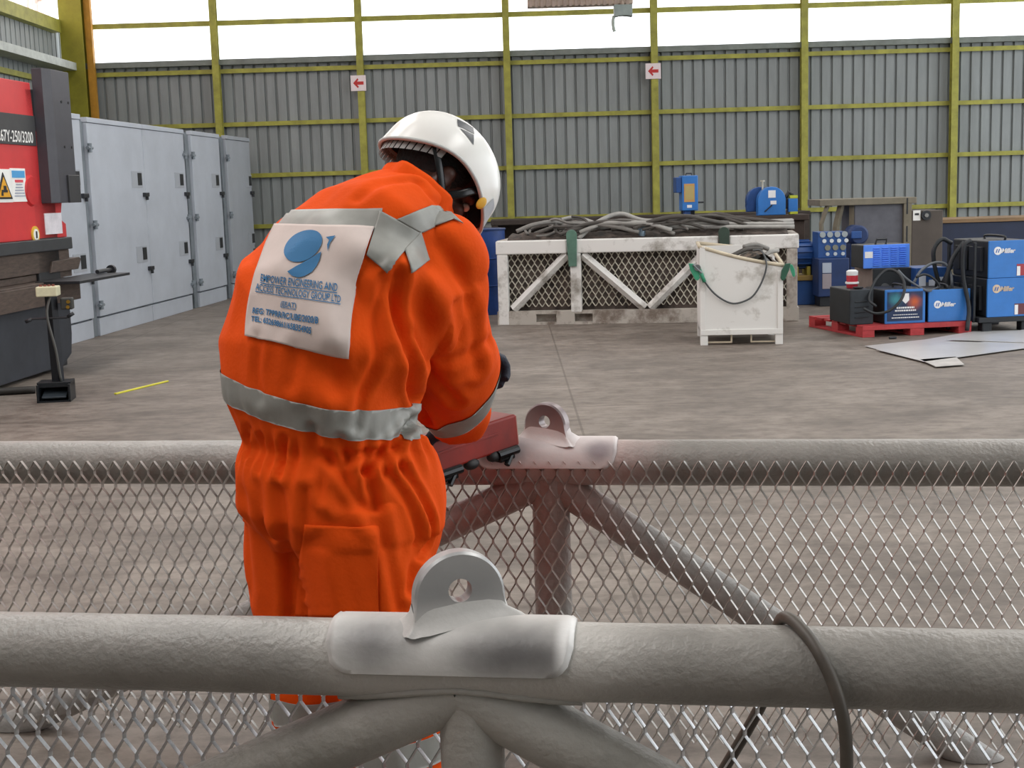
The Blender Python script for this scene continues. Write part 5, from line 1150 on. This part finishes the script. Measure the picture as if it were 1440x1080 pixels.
CREASES = [crease(*c) for c in (
    (((556, 388), (557, 430), (566, 490), (582, 545), (602, 590)), -0.020, 0.012),
    (((540, 395), (530, 450), (524, 520), (508, 560), (498, 598)), -0.011, 0.010),
    (((590, 585), (560, 615), (530, 640), (512, 662)), -0.014, 0.009),
    (((575, 600), (548, 640), (540, 665)), -0.010, 0.008),
    (((455, 640), (486, 670), (520, 735)), -0.012, 0.010),
    (((512, 664), (528, 720), (545, 790), (560, 860)), -0.012, 0.011),
    (((548, 668), (572, 705), (585, 760), (575, 830)), -0.012, 0.010),
    (((565, 655), (592, 705), (603, 745), (590, 785)), -0.016, 0.008),
    (((392, 690), (398, 735), (408, 790), (414, 866)), -0.012, 0.014),
    (((403, 615), (398, 640), (396, 668)), -0.009, 0.008), (((370, 612), (366, 660)), -0.007, 0.008), (((440, 600), (450, 650), (452, 700)), -0.008, 0.009),
    (((430, 690), (432, 735)), -0.006, 0.01), (((352, 600), (352, 640)), -0.006, 0.008), (((478, 610), (488, 650)), -0.009, 0.008),
    (((600, 400), (622, 450), (640, 530)), 0.008, 0.020), (((655, 420), (668, 470), (672, 520)), -0.008, 0.014), (((580, 470), (600, 520), (640, 560)), -0.009, 0.012),
    (((690, 480), (660, 500), (630, 505)), -0.007, 0.012), (((620, 345), (640, 372), (650, 400)), -0.006, 0.014),
    (((366, 475), (362, 520), (368, 560)), -0.006, 0.012), (((415, 490), (410, 540)), -0.005, 0.014), (((470, 500), (474, 545)), -0.006, 0.014),
    (((520, 395), (535, 430), (545, 480)), 0.008, 0.016), (((590, 262), (605, 285), (640, 300)), -0.008, 0.012), (((505, 285), (545, 262), (580, 258)), -0.006, 0.012),
    (((345, 700), (350, 770), (360, 860)), -0.005, 0.02), (((450, 700), (470, 720), (520, 728)), 0.006, 0.012))]
disp = []
for v in cbm.verts:
    p = v.co.copy(); nrm_ = v.normal; k, dn, t = label(p); d = 0.0
    d += 0.004*noise.noise(p*7+V((3, 0, 0)))
    if k == 'torso':
        th = math.atan2(p.x, p.y+0.04)
        gw = math.exp(-((p.z-0.985)/0.04)**2)
        d += gw*(0.007*math.sin(th*34+2.5*noise.noise(p*6)) )
        g2 = math.exp(-((p.z-0.90)/0.07)**2) + math.exp(-((p.z-1.07)/0.05)**2)
        d += g2*0.006*noise.noise(V((th*7, p.z*2.2, 1)))
        d += 0.022*max(0, rn(V((p.x*1.0+p.z*0.5, p.y, p.z*0.5)), 4.6)-0.5)*(1 if p.z > 1.02 else 0.8) + 0.004*noise.noise(V((p.x*20, p.y*20, p.z*7)))
        d -= 0.004*math.exp(-((p.z-0.985)/0.02)**2)
        if p.z < 0.95: d -= 0.016*math.exp(-(p.x/0.018)**2)*(1 if p.y < -0.1 else 0)*min(1, (0.95-p.z)/0.1)
        if p.x > 0.1 and p.z > 1.0: d += 0.012*math.sin(p.z*34+p.y*22+2*noise.noise(p*5))*min(1, (p.x-0.1)/0.08)
    elif k.startswith('arm'):
        ch = BONES[k]; d += 0.020*max(0, rn(V((p.x, p.y*0.8, p.z*0.5+p.x*0.6)), 5.2)-0.4) + 0.004*noise.noise(p*13)
        d += 0.006*math.sin(t*34+3*noise.noise(p*6))*math.exp(-((t-0.90)/0.10)**2) + 0.006*math.sin(t*26+3*noise.noise(p*7))*math.exp(-((t-0.5)/0.12)**2)
    else:
        d += 0.022*max(0, rn(V((p.x*1.3+p.z*0.25, p.y*1.3, p.z*0.35)), 5.0)-0.45) + 0.004*noise.noise(V((p.x*16, p.y*16, p.z*5)))
        d += 0.007*math.sin(p.z*44+4*noise.noise(p*5))*math.exp(-((p.z-0.2)/0.12)**2)
    for kd, n_, amp, wd, lip in CREASES:
        if n_:
            dd = kd.find(v.co)[2]
            if dd < 4*wd: d += amp*math.exp(-(dd/wd)**2) - lip*amp*math.exp(-((dd-2.0*wd)/wd)**2)
    disp.append(v.co + nrm_*d)
for v, c in zip(cbm.verts, disp): v.co = c
for _ in range(1): bmesh.ops.smooth_vert(cbm, verts=cbm.verts[:], factor=0.3, use_axis_x=True, use_axis_y=True, use_axis_z=True)
# open the cuffs of the sleeves and trouser legs
cbm.normal_update()
lay = cbm.faces.layers.int.new('part'); fl = {f: label(f.calc_center_median())[0] for f in cbm.faces}
IDX = {'torso': 0, 'armR': 1, 'armL': 2, 'legR': 3, 'legL': 4}
for f, k in fl.items(): f[lay] = IDX[k]
kill = [f for f in cbm.faces if any(((f.calc_center_median()-ch[-1]).dot((ch[-1]-ch[-4]).normalized()) > -0.004) and f[lay] == IDX[k] for k, ch in BONES.items())]
bmesh.ops.delete(cbm, geom=kill, context='FACES')
cbm.normal_update()
cover_src = cbm.copy()
tree = BVHTree.FromBMesh(cover_src)
ome = bpy.data.meshes.new('coverall'); cbm.to_mesh(ome); cbm.free()
for p in ome.polygons: p.use_smooth = True
ome.materials.append(m_or)
CV = bpy.data.objects.new('coverall', ome); link(CV, P)
sd = CV.modifiers.new('cloth_thickness', 'SOLIDIFY'); sd.thickness = 0.003; sd.offset = -1
def strip(part, planes, name, mat, off=0.0025):
    """band of cloth between two planes (point, normal): keeps what lies above the first and below the second"""
    b2 = cover_src.copy(); ly = b2.faces.layers.int['part']
    bmesh.ops.delete(b2, geom=[f for f in b2.faces if f[ly] not in part], context='FACES')
    for (co, no) in planes:
        bmesh.ops.bisect_plane(b2, geom=b2.verts[:]+b2.edges[:]+b2.faces[:], dist=1e-5, plane_co=co, plane_no=no, clear_inner=True)
    b2.normal_update()
    nn = [(v, v.co+v.normal*off) for v in b2.verts]
    for v, c in nn: v.co = c
    r = bmesh.ops.extrude_edge_only(b2, edges=[e for e in b2.edges if e.is_boundary])
    for v in r['geom']:
        if isinstance(v, bmesh.types.BMVert): v.co -= v.normal*0.0 
    return obj(name, b2, mat, CV, True)
BOW = 9.5
def decal(quad, nu, nv, name, mat, off=0.0035, parent=None, warp=0.0):
    """cloth panel sewn on the coverall: a grid laid on its surface"""
    b2 = B(); g = []; q = [V(x) for x in quad]
    cl = WI @ CAM; grid = []
    for j in range(nv+1):
        row = []
        for i in range(nu+1):
            s, t = i/nu, j/nv
            px = (q[0].lerp(q[1], s)).lerp(q[3].lerp(q[2], s), t)
            px.x -= warp*4*t*(1-t)
            d = (wm3 @ ray(px.x, px.y)).normalized(); h = tree.ray_cast(cl, d)
            row.append((h[0] + h[1]*off) if h[0] is not None else None)
        grid.append(row)
    vs = [[b2.verts.new(c) if c is not None else None for c in row] for row in grid]
    for j in range(nv):
        for i in range(nu):
            f = [vs[j][i], vs[j][i+1], vs[j+1][i+1], vs[j+1][i]]
            if all(f): b2.faces.new(f)
    bmesh.ops.delete(b2, geom=[v for v in b2.verts if not v.link_faces], context='VERTS')
    b2.normal_update()
    o = obj(name, b2, mat, parent or CV, True); md = o.modifiers.new('t', 'SOLIDIFY'); md.thickness = 0.002; md.offset = 0
    return o, grid
# waist band (tilted), leg bands, sleeve bands
wa, wb_ = V((0, -0.04, 1.105)), V((0, -0.04, 1.045)); wn = V((0.16, 0.12, 1)).normalized()
strip((0,), [(wb_, wn), (wa, -wn)], 'reflective_band', m_refl)
for k, ch in (('legR', LEG_R), ('legL', LEG_L)):
    strip((IDX[k],), [(V((0, 0, 0.335)), V((0, 0, 1))), (V((0, 0, 0.395)), V((0, 0, -1)))], 'reflective_band', m_refl)
def armband(k, ch, t0, t1, tilt):
    d = (ch[-1]-ch[-6]).normalized(); d = (d + tilt).normalized(); i0 = t0*(NA-1); c0 = ch[int(i0)].lerp(ch[int(i0)+1], i0-int(i0)); i1 = t1*(NA-1); c1 = ch[int(i1)].lerp(ch[int(i1)+1], i1-int(i1))
    strip((IDX[k],), [(c0, d), (c1, -d)], 'reflective_band', m_refl)
armband('armR', ARM_R, 0.74, 0.90, (wm3 @ V((0.8, 0, 0.1)))); armband('armL', ARM_L, 0.76, 0.92, V((0, 0, 0)))
# shoulder yoke tapes
decal(((408, 297), (538, 294), (534, 324), (389, 321)), 40, 10, 'reflective_band', m_refl, 0.003)
decal(((534, 297), (591, 327), (544, 383), (515, 359)), 24, 24, 'reflective_band', m_refl, 0.0036)
decal(((557, 309), (605, 290), (640, 309), (590, 328)), 20, 14, 'reflective_band', m_refl, 0.0042)
decal(((604, 290), (624, 291), (650, 316), (638, 310)), 12, 10, 'reflective_band', m_refl, 0.0042)
decal(((568, 352), (590, 326), (603, 367), (578, 384)), 14, 18, 'reflective_band', m_refl, 0.0042)
# back pocket and seams
decal(((428, 737), (530, 741), (534, 868), (418, 866)), 24, 28, 'pocket', m_or, 0.005)
# back patch
m_pt = M('patch_cream', 'cfc0ba', 0.8, 0, var=0.05, scale=8)
PQ = ((389, 317), (526, 321), (490, 503), (348, 473))
patch, PG = decal(PQ, 44, 52, 'back_patch', m_pt, 0.006, None, BOW)
patch['label'] = 'cream back patch with blue globe emblem and lettering'
m_pb2 = flat('print_blue', '2f6f9f', 0.75)
def on_patch(s, t, off=0.0016):
    s = max(0, min(0.9999, s)); t = max(0, min(0.9999, t)); i, j = int(s*44), int(t*52); u, w = s*44-i, t*52-j
    c = [PG[j][i], PG[j][i+1], PG[j+1][i+1], PG[j+1][i]]
    if any(x is None for x in c): return None
    p = c[0].lerp(c[1], u).lerp(c[3].lerp(c[2], u), w); n = (c[1]-c[0]).cross(c[3]-c[0]).normalized()
    cl = WI @ CAM
    if n.dot(cl-p) < 0: n = -n
    return p + n*off
def inv_patch(px, py):          # pixel inside the patch quad -> (s, t)
    q = [V(x) for x in PQ]; s = t = 0.5; P_ = V((px, py))
    for _ in range(30):
        f = (q[0].lerp(q[1], s)).lerp(q[3].lerp(q[2], s), t) - P_; f.x -= BOW*4*t*(1-t)
        ds = (q[1]-q[0]).lerp(q[2]-q[3], t); dt_ = q[3].lerp(q[2], s) - q[0].lerp(q[1], s)
        det = ds.x*dt_.y - ds.y*dt_.x; s -= (f.x*dt_.y - f.y*dt_.x)/det; t -= (ds.x*f.y - ds.y*f.x)/det
    return s, t
def put(bm, name, off=0.003, mx=0.03, its=3):
    bmesh.ops.triangulate(bm, faces=bm.faces[:])
    for _ in range(its):
        bmesh.ops.subdivide_edges(bm, edges=[e for e in bm.edges if (e.verts[0].co-e.verts[1].co).length > mx], cuts=1)
        bmesh.ops.triangulate(bm, faces=bm.faces[:])
    bad = []
    for v in bm.verts:
        p = on_patch(v.co.x, v.co.y, off)
        if p is None: bad.append(v)
        else: v.co = p
    if bad: bmesh.ops.delete(bm, geom=bad, context='VERTS')
    return obj(name, bm, m_pb2, patch)
def patch_text(s, p0, p1, hpx, ul=False, bold=0.015):
    """one printed line from pixel p0 (left of baseline) to p1, cap height in pixels"""
    bm = text_mesh(s, 1.0, bold); x0 = min(v.co.x for v in bm.verts); x1 = max(v.co.x for v in bm.verts); yh = max(v.co.y for v in bm.verts)
    a, b = V(inv_patch(*p0)), V(inv_patch(*p1)); up = V(inv_patch(p0[0]+hpx*0.12, p0[1]-hpx)) - a
    for v in bm.verts:
        q = a.lerp(b, (v.co.x-x0)/(x1-x0)) + up*(v.co.y/yh); v.co = V((q.x, q.y, 0))
    if ul:
        n = 20; row = []
        for i in range(n+1):
            q = a.lerp(b, i/n); row.append((bm.verts.new((q - up*0.16).to_3d()), bm.verts.new((q - up*0.28).to_3d())))
        for i in range(n): bm.faces.new((row[i][0], row[i+1][0], row[i+1][1], row[i][1]))
    return put(bm, 'printed_line')
patch_text('EMPOWER ENGINEERING AND', (371, 397), (473, 412), 10, True)
patch_text('ACCESS TECHNOLOGY GROUP LTD', (364, 409), (477, 428), 9, True)
patch_text('(EEAT)', (398, 431), (420, 435), 7, True)
patch_text('REG: TPPRR/RC/UBE/2020/B', (360, 441), (450, 456), 8, bold=0.03)
patch_text('TEL: 652698661/658354905', (358, 453), (441, 469), 8, bold=0.03)
# globe emblem: tilted disc, swoosh below and arrow head
def st_poly(pts, name='emblem'):
    bm = B(); bm.faces.new([bm.verts.new((*inv_patch(*p), 0)) for p in pts]); return put(bm, name, 0.0034, 0.03, 5)
disc = []
for i in range(40):
    a = 2*PI*i/40; x, y = 29*math.cos(a), 18.5*math.sin(a); r_ = math.radians(-33); disc.append((429.5+x*math.cos(r_)-y*math.sin(r_), 349.5+x*math.sin(r_)+y*math.cos(r_)))
st_poly(disc, 'globe')
sw0 = [(407, 384.5), (413, 387), (421, 387), (430, 384.5), (439, 379), (447, 371), (452, 363), (455.5, 356)]
sw1 = [(453, 367), (448, 377), (441, 386), (431, 391), (422, 392.5), (414, 390)]
st_poly(sw0+sw1, 'swoosh')
st_poly([(461, 337), (474.5, 335), (467, 345), (463.5, 356), (463, 347), (466, 341)], 'arrow_head')
# collar
NBK = V((0.008, 0.195, 1.472)); cn = V((0.05, 0.62, 0.78)).normalized(); cx = (XD - cn*cn.x).normalized(); cy = cn.cross(cx)
bm = B(); g = []
for (h, a, b) in ((-0.03, 0.105, 0.095), (0.0, 0.092, 0.083), (0.02, 0.087, 0.082), (0.036, 0.089, 0.085), (0.042, 0.093, 0.089), (0.034, 0.097, 0.092), (0.018, 0.098, 0.092), (0.0, 0.10, 0.094)):
    row = []
    for k in range(48):
        t = 2*PI*k/48; w_ = 0.004*math.sin(5*t+1)+0.003*math.sin(9*t); row.append(bm.verts.new(NBK + cn*(h + 0.012*math.cos(t+PI/2)*(h > 0)) + cx*((a+w_)*math.cos(t)) + cy*((b+w_)*math.sin(t))))
    g.append(row)
for i in range(len(g)-1):
    for k in range(48): bm.faces.new((g[i][k], g[i][(k+1) % 48], g[i+1][(k+1) % 48], g[i+1][k]))
obj('collar', bm, m_or, CV, True)
# gloves and boots
for hd in (HANDR, HANDL):
    bm = B(); to_bm(bm, hand_prims(*hd, 0.0035)); f = hd[1].normalized(); tube(bm, [hd[0]-f*0.07, hd[0]-f*0.03, hd[0]+f*0.01], [0.040, 0.036, 0.034], 16)
    me = remesh(bm, 0.004, 3, 'glove'); me.materials.append(M('glove_navy', '1d2333', 0.7, 0, var=0.15, bump=0.2, bscale=200)); link(bpy.data.objects.new('glove', me), P)
for leg, s in ((LEG_R, 1), (LEG_L, -1)):
    a = leg[-1]; bm = B()
    tube(bm, [a+V((0, -0.01, 0.10)), a+V((0, -0.012, 0.03)), a+V((0, -0.015, -0.02)), a+V((0, -0.015, -0.075))], [0.058, 0.055, 0.056, (0.045, 0.062)], 20, up=XD)
    tube(bm, [a+V((0, -0.07, -0.05)), a+V((0, -0.01, -0.045)), a+V((s*0.01, 0.08, -0.052)), a+V((s*0.02, 0.15, -0.06)), a+V((s*0.022, 0.2, -0.066))], [(0.034, 0.03), (0.046, 0.042), (0.05, 0.036), (0.048, 0.028), (0.03, 0.018)], 20, up=XD)
    me = remesh(bm, 0.006, 4, 'boot'); me.materials.append(M('boot_black', '1c1a19', 0.45, 0, var=0.2)); bo = link(bpy.data.objects.new('boot', me), P)
    bm = B(); pts = [(-0.04, -0.105), (0.04, -0.105), (0.05, 0.0), (0.055, 0.1), (0.045, 0.19), (0.0, 0.225), (-0.045, 0.19), (-0.055, 0.1), (-0.05, 0.0)]
    prismz(bm, [(a.x+s*0.012+x, a.y+y) for x, y in pts], a.z-0.09, a.z-0.066, 0.006); obj('sole', bm, m_blk, bo)
# ---- helmet
m_hw = M('helmet_white', 'efeeea', 0.22, 0, var=0.02); m_hg = M('helmet_trim', 'b9bab8', 0.4); m_hk = M('strap_black', '121315', 0.25, 0.1)
def hpt(th, t, off=0.0, z0=0.03):
    """th 0 = front, 90deg = right side; t 0 crown .. 1 rim"""
    c, s = math.cos(th), math.sin(th)
    rx, ry, rz = 0.116+off, (0.150 if c > 0 else 0.146)+off, 0.128+off
    side = abs(s)**3
    ph_r = math.radians(104 - 16*side + (6 if c < 0 else 4)*abs(c)**2)
    ph = t*ph_r; hr = math.sin(min(ph, PI/2)); z = rz*math.cos(ph) if ph < PI/2 else -rz*(ph-PI/2)*1.05
    fl = 1+ (0.05 if c > 0.3 else 0.0)*max(0, t-0.85)/0.15*(c if c > 0 else 0)
    return HM @ V((rx*hr*s*fl, ry*hr*c*fl - 0.004, z0+z))
def shell(offs, n=64, m_=26, t1=1.0):
    bm = B(); G_ = []
    for off in offs:
        rows = [[bm.verts.new(hpt(2*PI*k/n, max(0.02, t1*j/m_), off)) for k in range(n)] for j in range(m_+1)]; G_.append(rows)
    for q, rows in enumerate(G_):
        for j in range(m_):
            for k in range(n): bm.faces.new((rows[j][k], rows[j][(k+1) % n], rows[j+1][(k+1) % n], rows[j+1][k]))
        bm.faces.new(rows[0])
    a, b = G_[0][-1], G_[1][-1]
    for k in range(n): bm.faces.new((a[k], a[(k+1) % n], b[(k+1) % n], b[k]))
    return bm
HL_ = obj('helmet', shell((0.0, -0.005)), m_hw, P, True, 55)
HL_['label'] = 'white climbing-style safety helmet'
obj('lining', shell((-0.007, -0.012), t1=0.93), M('lining_dark', '1a1b1e', 0.8), HL_, True, 55)
def patch_h(pts, off, name, mat, parent=None):
    bm = B(); c = (sum(p[0] for p in pts)/len(pts), sum(p[1] for p in pts)/len(pts)); rows = []
    for r_ in (0.0, 0.35, 0.7, 1.0):
        row = []
        for i in range(len(pts)):
            for u in (0, 0.5):
                a, b = pts[i], pts[(i+1) % len(pts)]; q = (a[0]+(b[0]-a[0])*u, a[1]+(b[1]-a[1])*u)
                row.append(bm.verts.new(hpt(math.radians(c[0]+(q[0]-c[0])*r_), c[1]+(q[1]-c[1])*r_, off)))
            if False: break
        rows.append(row)
    n = len(rows[0])
    for j in range(3):
        for k in range(n): bm.faces.new((rows[j][k], rows[j][(k+1) % n], rows[j+1][(k+1) % n], rows[j+1][k]))
    bmesh.ops.remove_doubles(bm, verts=bm.verts[:], dist=1e-6)
    return obj(name, bm, mat, parent or HL_, True)
m_vt = M('vent_dark', '3a3e44', 0.4)
for s in (1, -1):
    patch_h([(s*128, 0.48), (s*108, 0.40), (s*100, 0.56), (s*118, 0.63)], 0.0012, 'vent', m_vt)
    patch_h([(s*100, 0.585), (s*115, 0.65), (s*94, 0.74)], 0.0012, 'vent', m_vt)
# rim edge strip and rear cradle
bm = B(); tube(bm, [hpt(2*PI*k/60, 1.0, -0.0025) for k in range(61)], 0.0045, 8); obj('rim_trim', bm, m_hg, HL_, True)
bm = B(); n = 40
for k in range(n):
    t0, t1 = [math.radians(108+(252-108)*q/n) for q in (k, k+(0.62 if k % 2 else 1.0))]
    q = [hpt(t0, 0.97, -0.010), hpt(t1, 0.97, -0.010), hpt(t1, 1.10, -0.014), hpt(t0, 1.10, -0.014)]
    bm.faces.new([bm.verts.new(x) for x in q])
r = bmesh.ops.solidify(bm, geom=bm.faces[:], thickness=0.003); obj('rear_cradle', bm, m_hg, HL_)
# side clip with yellow sticker, chin straps
for s in (1, -1):
    patch_h([(s*44, 0.82), (s*30, 0.80), (s*26, 1.0), (s*48, 1.0)], 0.002, 'accessory_clip', M('clip_grey', 'b4b9bf', 0.35))
    c = hpt(math.radians(s*54), 0.98, 0.0); bm = B(); ell(bm, (0, 0, 0), (0.005, 0.010, 0.016))
    for v in bm.verts: v.co = c + HM.to_3x3() @ (v.co + V((s*0.004, 0, -0.012)))
    obj('yellow_sticker', bm, flat('sticker_yellow', 'd8a52a'), HL_, True)
    for th, k in ((62, 0), (120, 1)):
        a = hpt(math.radians(s*th), 0.98, -0.012); j = HM @ V((s*0.082, 0.018, -0.05)); e = HM @ V((s*0.03, 0.068, -0.128))
        bm = B(); tube(bm, spline([a, a.lerp(j, 0.5)+HM.to_3x3() @ V((s*0.008, 0, 0)), j, j.lerp(e, 0.5)+HM.to_3x3() @ V((s*0.006, 0, -0.008)), e], 6), (0.002, 0.009) if False else [(0.0022, 0.0095)]*25, 10, up=HM.to_3x3() @ V((1, 0, 0)))
        obj('chin_strap', bm, m_hk, HL_, True)
    bm = B(); ell(bm, (s*0.084, 0.018, -0.05), (0.006, 0.016, 0.02), HM); obj('strap_buckle', bm, flat('buckle_silver', 'a8abb0', 0.25, 0.6), HL_, True)
bm = B(); tube(bm, [HM @ V((-0.03, 0.068, -0.128)), HM @ V((0, 0.074, -0.13)), HM @ V((0.03, 0.068, -0.128))], 0.008, 8); obj('chin_pad', bm, m_hk, HL_, True)
